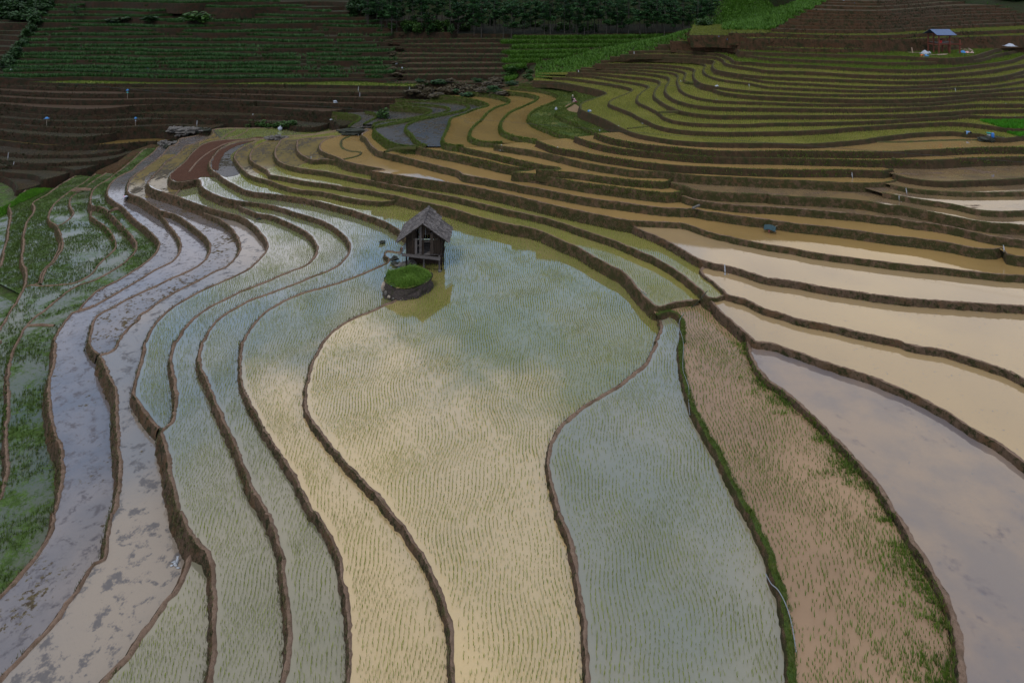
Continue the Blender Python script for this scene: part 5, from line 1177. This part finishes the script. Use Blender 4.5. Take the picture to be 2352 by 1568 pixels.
def person(loc, rz, pose, cols, label, hat=None, extra=None):
    t = thing('person', loc, label, 'person', rz=rz)
    sk = M['skin']
    H = pose['head']; N_ = pose['neck']; S_ = pose['chest']; W_ = pose['pelvis']
    body = [[(*W_, .13), (*[(a + b_) / 2 for a, b_ in zip(W_, S_)], .125), (*S_, .15), (*N_, .06), (*H, .10), (H[0] + pose['face'][0] * .03, H[1] + pose['face'][1] * .03, H[2] + .07 + pose['face'][2] * .02, .085)]]
    f = pose['face']
    body.append([(*H, .10), (H[0] + f[0] * .125, H[1] + f[1] * .125, H[2] - .01 + f[2] * .1, .02)])            # nose
    for s_ in ('l', 'r'):
        sh, el, ha = pose['arm' + s_]; hp, kn, an, to = pose['leg' + s_]
        d = Vector(ha) - Vector(el); d.normalize(); d2 = Vector((d.y, -d.x, 0)); d2 = d2.normalized() if d2.length > .1 else Vector((1, 0, 0))
        pm = Vector(ha) + d * .08
        body.append([(*S_, .15), (*sh, .062), (*el, .045), (*ha, .032), (*pm, .036)])
        for q in range(4):
            b0 = pm + d2 * (.028 * (q - 1.5)); body.append([(*pm, .036), (*(b0 + d * .05), .011), (*(b0 + d * (.085 + .012 * (q in (1, 2)))), .009)])
        body.append([(*ha, .032), (*(Vector(ha) + d2 * .05 + d * .05), .011), (*(Vector(ha) + d2 * .06 + d * .09), .009)])
        body.append([(*W_, .13), (*hp, .095), (*kn, .062), (*an, .04), (*to, .035)])
    skin('body', body, sk, t)
    top, bot = cols
    jk = [[(*W_, .16), (*[(a + b_) / 2 for a, b_ in zip(W_, S_)], .155), (*S_, .185), (*[(a * .6 + b_ * .4) for a, b_ in zip(S_, N_)], .12)]]
    for s_ in ('l', 'r'):
        sh, el, ha = pose['arm' + s_]; w2 = Vector(el) + (Vector(ha) - Vector(el)) * .8
        jk.append([(*S_, .185), (*sh, .085), (*el, .068), (*w2, .055)])
    skin('jacket', jk, top, t)
    tr = [[(*W_, .15)]]
    for s_ in ('l', 'r'):
        hp, kn, an, to = pose['leg' + s_]; a2 = Vector(kn) + (Vector(an) - Vector(kn)) * pose.get('trous', .9)
        tr.append([(*W_, .15), (*hp, .115), (*kn, .085), (*a2, .075)])
    skin('trousers', tr, bot, t)
    if hat:
        mb = MB(); mb.lathe((H[0], H[1], H[2] + .03), hat[1], 14); o = mb.build('hat' if hat[0] == 'hat' else 'headscarf', hat[2], t, True)
    else:
        mb = MB(); mb.rock((H[0] - f[0] * .02, H[1] - f[1] * .02, H[2] + .06), (.25, .26, .22), 3, .12, 2); mb.build('hair', M['black'], t, True)
    return t
def stand(sp=.12):
    return dict(head=(0, 0, 1.53), neck=(0, .0, 1.40), chest=(0, 0, 1.22), pelvis=(0, 0, .92), face=(0, 1, -.2),
        arml=((-.2, 0, 1.33), (-.26, .02, 1.05), (-.2, .2, .95)), armr=((.2, 0, 1.33), (.26, .02, 1.05), (.2, .2, .95)),
        legl=((-.1, 0, .86), (-.12, .02, .47), (-sp - .02, -.02, .07), (-sp - .03, .12, .03)), legr=((.1, 0, .86), (.13, .03, .47), (sp + .04, 0, .07), (sp + .05, .14, .03)))
def stoop(low=.0, reach=.35):
    """bent over at the hips, hands near the ground, looking down; faces +y"""
    return dict(head=(0, .62, .78 - low), neck=(0, .52, .86 - low), chest=(0, .36, .92 - low), pelvis=(0, -.02, .84 - low), face=(0, .6, -.8),
        arml=((-.19, .42, .90 - low), (-.24, .5, .58 - low), (-.14, .55 + reach * .3, .28)), armr=((.19, .42, .90 - low), (.24, .52, .58 - low), (.14, .6 + reach * .3, .26)),
        legl=((-.11, -.02, .80 - low), (-.17, .16, .45 - low * .4), (-.18, 0, .07), (-.19, .14, .03)), legr=((.11, -.02, .80 - low), (.17, .2, .45 - low * .4), (.19, .05, .07), (.2, .19, .03)))
def crouch():
    return dict(head=(0, .34, .80), neck=(0, .28, .70), chest=(0, .2, .58), pelvis=(0, -.08, .32), face=(0, .8, -.6),
        arml=((-.18, .24, .64), (-.27, .42, .42), (-.12, .6, .2)), armr=((.18, .24, .64), (.27, .42, .42), (.12, .6, .2)),
        legl=((-.12, -.04, .32), (-.2, .36, .46), (-.16, .1, .07), (-.17, .24, .03)), legr=((.12, -.04, .32), (.22, .36, .44), (.17, .1, .07), (.18, .24, .03)))
cl = lambda n, c: plain(n, c, .85, .3, 5)
T_ = lambda x, y: (1176 + x / 4, y / 4)
person(ground_hit(*T_(558, 953)), R(0), stand(), (cl('green jacket', (.02, .07, .045)), cl('black trousers', (.008, .008, .01))), 'person in a dark green jacket and pale cap standing on the grassy terrace', ('hat', [(.16, -.02), (.155, .0), (.12, .02), (.115, .1), (.06, .15)], cl('grey cap', (.35, .36, .3))))
person(ground_hit(*T_(588, 950)), R(110), crouch(), (cl('pale pink shirt', (.48, .33, .33)), cl('red patterned trousers', (.20, .06, .07))), 'person in pale pink crouching beside the standing figure', ('scarf', [(.15, -.12), (.16, 0), (.14, .08), (.07, .13)], cl('pink cloth', (.55, .3, .32))))
pp = ground_hit(1172 / 4, 392 + 284 / 4)
person(pp, R(70), stoop(.1), (cl('pale blue shirt', (.45, .50, .62)), cl('black wide trousers', (.02, .022, .025))), 'person in a pale blue shirt and pink headscarf bending over the mud', ('scarf', [(.15, -.12), (.165, 0), (.14, .09), (.06, .14)], cl('pink scarf', (.72, .13, .2))))
pp = ground_hit(1764.5, 533)
t = person(pp, R(-120), stoop(.3), (cl('dark blouse', (.02, .02, .025)), cl('red skirt cloth', (.30, .07, .06))), 'person crouching in a flooded paddy under a teal rain cape', ('scarf', [(.15, -.08), (.16, 0), (.13, .08), (.06, .13)], cl('black scarf', (.01, .01, .012))))
bm = bmesh.new(); n = 12; g = {}
for i in range(n + 1):
    for j in range(n + 1):
        x, y = (i / n - .5) * 1.15, (j / n - .5) * 1.25 + .2
        g[i, j] = bm.verts.new((x * (1 + .2 * mnoise.noise(Vector((x, y, 2)))), y, .86 - 1.1 * x * x - .42 * (y - .2) ** 2 + .05 * mnoise.noise(Vector((x * 4, y * 4, 0)))))
for i in range(n):
    for j in range(n): bm.faces.new([g[i, j], g[i + 1, j], g[i + 1, j + 1], g[i, j + 1]])
me = bpy.data.meshes.new('rain_cape'); bm.to_mesh(me); bm.free(); [setattr(p, 'use_smooth', True) for p in me.polygons]
cape = link_mesh('rain_cape', me, cl('teal cape', (.026, .055, .062)), t); sm = cape.modifiers.new('t', 'SOLIDIFY'); sm.thickness = .012
st = MB(); st.tube([(-.55, 0, -.12), (.55, 0, .12)], .02, 6); o = st.build('stick', M['rockpale'], None); o.location = pp + Vector((.45, -.1, .62)); tag(o, 'pale stick held out by the person in the teal cape', 'stick')
pp = ground_hit(1764 + 1858 / 4, 1262 / 4)
person(pp, R(70), stoop(.15), (cl('light blue top', (.12, .25, .44)), cl('black trousers two', (.01, .01, .012))), 'person in a light blue top stooping in a muddy pool at the right', None)

# ---------------------------------------------------------------- trees and bushes
def leaf_cloud(cs, n, size, droop=.3):
    """leaf faces spread through blobs (x,y,z,rx,rz)"""
    V, Q, r = [], [], []
    tot = sum(c[3] * c[3] * c[4] for c in cs)
    for (cx, cy, cz, rx, rz_) in cs:
        k = max(4, int(n * rx * rx * rz_ / tot))
        d = rng.normal(0, 1, (k, 3)); d /= np.linalg.norm(d, axis=1)[:, None]
        rad = rng.uniform(.35, 1.0, k) ** .55
        p = np.column_stack([cx + d[:, 0] * rx * rad, cy + d[:, 1] * rx * rad, cz + d[:, 2] * rz_ * rad])
        V.append(p); r.append(np.clip(rng.normal(.45, .25, k) + .25 * d[:, 2], 0, 1))
    P_ = np.vstack(V); r = np.concatenate(r); k = len(P_)
    a = rng.uniform(0, 2 * np.pi, k); t = np.column_stack([np.cos(a), np.sin(a), rng.uniform(-droop - .3, .25, k)]); t /= np.linalg.norm(t, axis=1)[:, None]
    up = np.column_stack([rng.normal(0, .4, k), rng.normal(0, .4, k), np.ones(k)]); s_ = np.cross(t, up); s_ /= np.linalg.norm(s_, axis=1)[:, None]
    L = size * rng.uniform(.6, 1.3, k)[:, None]; w_ = L * .38
    A = P_ - t * L * .5; B = P_ + s_ * w_; D = P_ + t * L * .6; E = P_ - s_ * w_
    Vv = np.stack([A, B, D, E], axis=1).reshape(-1, 3); o = np.arange(k) * 4
    return Vv, np.column_stack([o, o + 1, o + 2, o + 3]), np.repeat(r, 4)
M['treeleaf'] = leaf_mat('plantation leaf', (.010, .040, .010), (.035, .105, .024), .2)
M['bushleaf'] = leaf_mat('bush leaf', (.010, .032, .008), (.03, .078, .016), .15)
M['bushbright'] = leaf_mat('bright bush leaf', (.02, .055, .008), (.05, .11, .018), .2)
M['brush'] = leaf_mat('dry brush', (.05, .036, .02), (.085, .068, .032), .1)
M['trunk'] = plain('pale trunk', (.05, .045, .036), .9, .5, 3, col2=(.025, .022, .018))
TREEM = []
for k in range(6):
    random.seed(50 + k); h = random.uniform(11, 14.5); mb = MB()
    bx, by = random.uniform(-.3, .3), random.uniform(-.3, .3)
    mb.tube([(0, 0, -.6), (bx * .3, by * .3, h * .35), (bx, by, h * .7), (bx * 1.2, by, h * .92)], [.15, .12, .085, .03], 7)
    cs = []
    for q in range(14):
        z = h * random.uniform(.30, .98); a = random.uniform(0, 6.28); rr = random.uniform(.5, 2.1) * (1.15 - abs(z / h - .7) * 1.6)
        x, y = bx + math.cos(a) * rr, by + math.sin(a) * rr
        mb.tube([(bx * z / h, by * z / h, z - .9), (x * .6 + bx * .4, y * .6 + by * .4, z - .35), (x, y, z)], [.05, .035, .012], 5)
        cs.append((x, y, z, random.uniform(.75, 1.25), random.uniform(.35, .6)))
    cs.append((bx, by, h, .9, .6))
    bmesh.ops.recalc_face_normals(mb.bm, faces=mb.bm.faces)
    mt = bpy.data.meshes.new('trunk'); mb.bm.to_mesh(mt); mb.bm.free(); mt.materials.append(M['trunk'])
    V, Q, r = leaf_cloud(cs, 1500, .46); mc = np_mesh('crown', V, Q, attr={'rnd': r}); mc.materials.append(M['treeleaf'])
    TREEM.append((mt, mc))
def plant(name, loc, sc, rz, meshes, label, cat, group):
    t = thing(name, loc, label, cat, group, rz); t.scale = sc
    for nm, me in meshes:
        o = bpy.data.objects.new(nm, me); C.objects.link(o); o.parent = t
    return t
random.seed(11); spots = []
def try_spot(x, y, dmin):
    if all((x - a) ** 2 + (y - b_) ** 2 > dmin * dmin for a, b_ in spots): spots.append((x, y)); return True
def wood_edge(u): return 75 + 6 * math.sin(u * .02) - max(0, (u - 1250)) * .05 - (25 if u < 900 else 0) - max(0, 905 - u) * .2
for row, (dY, n) in enumerate([(0, 34), (5, 32), (11, 30), (19, 26), (29, 24)]):
    for k in range(n):
        u = 835 + (1640 - 835) * (k + random.uniform(.1, .9)) / n; v = wood_edge(u) - random.uniform(0, 6)
        Y = 192 + dY + random.uniform(-2.5, 2.5); x = (u - CU) * Y / F
        if not try_spot(x, Y, 1.9): continue
        z = float(top_z(np.array([x]), np.array([Y]))[0]); s_ = random.uniform(.8, 1.12)
        m_ = random.choice(TREEM)
        plant('plantation_tree', (x, Y, z), (s_, s_, s_ * random.uniform(.9, 1.1)), random.uniform(0, 6.28), [('trunk', m_[0]), ('crown', m_[1])], 'slender pale trunked tree with a loose dark crown in the wood along the top edge', 'tree', 'trees of the wood along the top edge')
# far wood above, seen only in the water: one mass
V, Q, r = leaf_cloud([(rng.uniform(-260, 260), y, float(gz(0, y)) + 5, 9, 5) for y in np.linspace(238, 420, 26) for _ in range(9)], 2600, 5.0)
# ---- bushes
BUSHM = {}
for key, mat in (('dark', M['bushleaf']), ('bright', M['bushbright']), ('brush', M['brush'])):
    BUSHM[key] = []
    for k in range(3):
        random.seed(80 + k); cs = [(random.uniform(-.7, .7), random.uniform(-.7, .7), random.uniform(.25, .95), random.uniform(.4, .65), random.uniform(.35, .5)) for _ in range(8)]
        V, Q, r = leaf_cloud(cs, 520, .30); me = np_mesh('foliage', V, Q, attr={'rnd': r}); me.materials.append(mat)
        mb = MB()
        for q in range(6): a = random.uniform(0, 6.28); mb.tube([(0, 0, -.3), (math.cos(a) * .3, math.sin(a) * .3, .4), (math.cos(a) * .7, math.sin(a) * .7, random.uniform(.6, 1.1))], [.05, .035, .01], 5)
        bmesh.ops.recalc_face_normals(mb.bm, faces=mb.bm.faces)
        ms = bpy.data.meshes.new('stems'); mb.bm.to_mesh(ms); mb.bm.free(); ms.materials.append(M['trunk'])
        BUSHM[key].append((me, ms))
def bush(u, v, Y, w_, h, kind, label, group):
    g_ = ground_hit(u, v); x, Y, z = g_.x, g_.y + .3, g_.z - .1
    m_ = random.choice(BUSHM[kind]); plant('bush', (x, Y, z), (w_, w_, h), random.uniform(0, 6.28), [('foliage', m_[0]), ('stems', m_[1])], label, 'bush', group)
random.seed(5)
def Yof(v): return float(np.interp(v, [0, 20, 50, 100, 140, 180, 200, 250], [228, 217, 203, 185, 171, 158, 153, 144]))
for k in range(24):                                  # hedge running down the left
    t = k / 23; u = 118 - 108 * t + random.uniform(-3, 3); v = 4 + 158 * t
    bush(u, v, Yof(v), random.uniform(1.5, 2.4), random.uniform(1.5, 2.6), 'dark', 'dark leafy bush in the hedge line running down the left hillside', 'hedge bushes on the left hillside')
for k in range(60):
    u = random.uniform(-10, 112); v = random.uniform(2, 50)
    if u > 128 - v * 1.1: u -= 45
    bush(u, v, Yof(v), random.uniform(2.0, 3.2), random.uniform(1.8, 3.0), 'dark', 'dark bush in the thicket at the top left corner', 'thicket at the top left corner')
bush(1815 / 4, 205 / 4, Yof(51), 4.0, 3.6, 'bright', 'round green bush standing alone on the upper corn terraces', None)
bush(1130 / 4, 208 / 4, Yof(52), 5.0, 1.9, 'dark', 'low wide bush left of the round green one', None)
bush(1370 / 4, 196 / 4, Yof(49), 3.0, 1.5, 'dark', 'small low bush between the wide and the round bush', None)
for k in range(34): bush(random.uniform(800, 905), random.uniform(8, 45), random.uniform(195, 212), random.uniform(1.8, 2.8), random.uniform(1.8, 3), 'dark', 'dark bush at the left end of the wood', 'bushes at the left end of the wood')
for k in range(60): 
    u = random.uniform(890, 1640); bush(u, wood_edge(u) - random.uniform(0, 14), 0, random.uniform(1.2, 2.2), random.uniform(1.4, 3.0), 'bright' if k % 3 else 'dark', 'undergrowth bush at the foot of the wood', 'undergrowth at the foot of the wood')
for k in range(40): 
    v = random.uniform(188, 224); u = random.uniform(965, 1200) - (v - 188) * 1.5; bush(u, v, 146 - (v - 180) * .25 + random.uniform(-1, 1), random.uniform(1.3, 2.4), random.uniform(.7, 1.3), 'brush' if k % 4 else 'dark', 'brown scrubby bush on the slope above the curved pools', 'brown scrub above the curved pools')
for k in range(14): bush(random.uniform(2300, 2400), random.uniform(-8, 2), 176 + random.uniform(0, 12), random.uniform(1.8, 3), random.uniform(1.6, 2.8), 'dark', 'dark bush in the clump at the top right corner', 'bushes at the top right corner')
bush(1176 + 20, 264, 113, .9, 1.3, 'bright', None, None) if False else None
bush(588 + 1175 / 4, 1085 / 4, 118.5, 1.5, 1.6, 'bright', 'bright green shrub in the small dark curved pool', None)
for k, u in enumerate((575, 590, 606, 622, 640, 655, 668)): bush(u, 290 + (k % 2), 133.5, 1.4, 1.1, 'bright', 'low green bush in the row between the grey pools and the trail', 'green bushes beside the trail')
for k in range(16): bush(random.uniform(893, 925), random.uniform(80, 190), 0, random.uniform(.8, 1.5), random.uniform(.5, .9), 'brush', 'dry tuft of brush beside the red footpath', 'brush beside the red footpath')
for k in range(14): bush(random.uniform(1160, 1222) , random.uniform(160, 186), 0, random.uniform(1.0, 1.7), random.uniform(.8, 1.3), 'bright', 'bright green bush at the lower corner of the green field', 'bushes at the lower corner of the green field')
# small bare-stemmed tree on the left hill
x, Y = (690 / 4 - CU) * 205 / F, 205
plant('young_tree', (x, Y, float(top_z(np.array([x]), np.array([Y]))[0])), (.55, .55, .55), 1.0, [('trunk', TREEM[0][0]), ('crown', TREEM[0][1])], 'small thin tree on the dark hillside above a white bag', 'tree', None)
# ---- crops
M['corn'] = leaf_mat('corn leaf', (.018, .058, .012), (.045, .12, .026), .25)
M['crop'] = leaf_mat('crop leaf', (.035, .095, .007), (.075, .17, .014), .25)
cp = []
for s in S:
    if s['surf'] == 'corn':
        ln = s['ln']; 
        for off, n in ((.35, 1), (.9, 1), (1.5, 1), (2.2, 1)):
            L = np.concatenate([[0], np.cumsum(np.linalg.norm(np.diff(ln, axis=0), axis=1))]); t = np.arange(0, L[-1], .42) 
            x = np.interp(t, L, ln[:, 0]) + rng.normal(0, .08, len(t)); y = np.interp(t, L, ln[:, 1]) + off + rng.normal(0, .1, len(t))
            u, v = uv(x, y, s['z'])
            ok = (u > -40) & (u > 120 - 118 * (v / 165) + 6) & (u < 893 + 22 * np.sin(s['z'] * 3.7) - max(0, 60 - s['pts'][0][1]) * 4) & ((vnoise(x * .12 + s['z'], 3) + vnoise(x * .5, s['z'])) * .5 + rng.normal(0, .25, len(x)) > -.5 + .3 * (u > 690))
            ok &= np.abs(top_z(x, y) - s['z']) < .5
            cp.append(np.column_stack([x, y, np.full(len(x), s['z'])])[ok])
cp = np.vstack(cp); print('corn', len(cp)); blades(cp, 7, .85, .14, .9, 'corn_plants', M['corn'], .05)
cr, hr = [], []
for s in S:
    if s['surf'] == 'bean':
        ln = s['ln']; L = np.concatenate([[0], np.cumsum(np.linalg.norm(np.diff(ln, axis=0), axis=1))])
        for off in np.arange(.25, 4.2, .45):
            t = np.arange(0, L[-1], .3); x = np.interp(t, L, ln[:, 0]) + rng.normal(0, .1, len(t)); y = np.interp(t, L, ln[:, 1]) + off + rng.normal(0, .1, len(t))
            u, v = uv(x, y, s['z']); lim = 1165 + 14 * np.sin(v * .3)
            ok = (u > lim) & (np.abs(top_z(x, y) - s['z']) < .5); cr.append(np.column_stack([x, y, np.full(len(x), s['z'])])[ok])
            ok = (u <= lim) & (np.abs(top_z(x, y) - s['z']) < .5) & (rng.uniform(0, 1, len(x)) < (.5 if off < .5 else .06)); hr.append(np.column_stack([x, y, np.full(len(x), s['z'])])[ok])
cr = np.vstack(cr); hr = np.vstack(hr); print('crop', len(cr))
blades(cr, 5, .95, .24, 1.0, 'field_crop', M['crop'], .2, curved=False)
blades(hr, 5, .35, .12, 1.0, 'bean_plants', M['corn'], .08, curved=False)
# rough green cover on the open slope beyond the terraces
N = 30000; x = rng.uniform(-10, 135, N); y = rng.uniform(138, 235, N); z = top_z(x, y); u, v = uv(x, y, z); i = lookup(x, y)
ok = (v > -5) & (u > 1230) & (u < 2392) & (i < 0); pts = np.column_stack([x, y, z])[ok]; 
x = rng.uniform(45, 115, N); y = rng.uniform(128, 245, N); z = top_z(x, y); u, v = uv(x, y, z)
ok = (v > -5) & (v < 70) & (u > 1660) & (u < 1778 + (66 - v) * 1.95); pts = np.vstack([pts, np.column_stack([x, y, z])[ok]]); print('cover', len(pts))
blades(pts, 5, .6, .25, 1.0, 'ground_cover', M['crop'], .3, curved=False)
# ---- cables crossing the valley
M['cable'] = plain('cable', (.03, .03, .03), .6)
def cable(a, b_, sag, lb):
    A, B = Vector(a), Vector(b_); mb = MB(); mid = (A + B) / 2
    mb.tube([tuple(A.lerp(B, t / 24) - mid - Vector((0, 0, sag * (1 - (2 * t / 24 - 1) ** 2)))) for t in range(25)], .018, 4); o = mb.build('cable', M['cable'], None); o.location = mid; tag(o, lb, 'cable')
def av(u, v, Y): return ((u - CU) * Y / F, Y, zof(v, Y))
cable(av(-60, 170, 150), av(2420, 378, 70), .6, 'lower of two thin dark cables crossing the terraces')
cable(av(-60, 150, 152), av(2420, 205, 95), 1.2, 'upper of two thin dark cables crossing the terraces')
# ---------------------------------------------------------------- sky, sun, camera
def dirv(u, v):
    d = Vector(((u - CU) / F, 1, (v - VH) / F)); d.normalize(); return d
w = bpy.data.worlds.new('World'); bpy.context.scene.world = w; w.use_nodes = True
nt = w.node_tree; nt.nodes.clear(); b = NB(nt)
SUN_EL, SUN_ROT = R(58), R(-150)      # high, behind the left shoulder, through cloud
sky = b.n('ShaderNodeTexSky', sky_type='NISHITA', sun_disc=False, sun_elevation=SUN_EL, sun_rotation=SUN_ROT, air_density=1.0, dust_density=2.0, ozone_density=1.5).outputs[0]
g = b.n('ShaderNodeNewGeometry').outputs['Incoming']
dn = b.n('ShaderNodeVectorMath', operation='SCALE', ins={0: g, 'Scale': -1.0}).outputs[0]
sep = b.n('ShaderNodeSeparateXYZ', ins={'Vector': dn})
# cloud layer: direction projected on a plane
zz = b.math('MAXIMUM', sep.outputs['Z'], .08)
px = b.math('DIVIDE', sep.outputs['X'], zz); py = b.math('DIVIDE', sep.outputs['Y'], zz)
cv = b.n('ShaderNodeCombineXYZ', ins={'X': px, 'Y': py, 'Z': 0.0}).outputs[0]
n1 = b.noise(cv, 1.1, 6, .58, dist=.5); n2 = b.noise(cv, 3.0, 5, .6)
def around(u, v, r):
    d = dirv(u, v)
    dt = b.n('ShaderNodeVectorMath', operation='DOT_PRODUCT', ins={0: dn, 1: tuple(d)}).outputs['Value']
    return b.ramp(dt, math.cos(r), math.cos(r * .15))
cover = b.math('MULTIPLY_ADD', n2, .3, b.math('MULTIPLY', n1, .9))
def add(x, k): return b.math('MULTIPLY_ADD', x, k, cover)
cover = add(around(1250, 800, .36), -.42)       # blue gaps
cover = add(around(1480, 1200, .34), -.12)
cover = add(around(560, 950, .20), -.16)
cover = add(around(820, 1250, .34), .20)
cover = add(around(2050, 650, .45), .30)
cl = b.ramp(cover, .40, .70)
warm = b.math('MAXIMUM', around(850, 1250, .46), around(2150, 700, .55))
cloud = b.mix(warm, (9.4, 9.5, 10.6), (12.6, 11.1, 9.2))
cloud = b.mix(b.ramp(n2, .35, .7), cloud, b.mix(.5, cloud, (6.0, 6.2, 7.4)))
sk = b.mix(.6, sky, (3.4, 7.0, 12.0))
col = b.mix(cl, sk, cloud)
bg = b.n('ShaderNodeBackground', ins={'Color': col, 'Strength': .1}).outputs[0]
nt.links.new(bg, b.n('ShaderNodeOutputWorld').inputs['Surface'])
sun = bpy.data.lights.new('sun', 'SUN'); sun.energy = 1.1; sun.angle = R(14); sun.color = (1, .95, .87)
so = bpy.data.objects.new('sun', sun); C.objects.link(so)
sd = Vector((math.sin(SUN_ROT) * math.cos(SUN_EL), math.cos(SUN_ROT) * math.cos(SUN_EL), math.sin(SUN_EL)))
so.rotation_euler = sd.to_track_quat('Z', 'Y').to_euler()
cam = bpy.data.cameras.new('camera'); cam.sensor_width = 36; cam.lens = 36 * F / 2352; cam.shift_y = -(784 - VH) / 2352
cam.clip_start = .5; cam.clip_end = 9000
co = bpy.data.objects.new('camera', cam); C.objects.link(co); co.location = (0, 0, HC); co.rotation_euler = (R(90), 0, 0)
sc_ = bpy.context.scene; sc_.camera = co
sc_.view_settings.view_transform = 'Standard'; sc_.view_settings.look = 'None'; sc_.view_settings.exposure = EXPO; sc_.view_settings.gamma = 1
sc_.render.resolution_x, sc_.render.resolution_y = 1024, 682
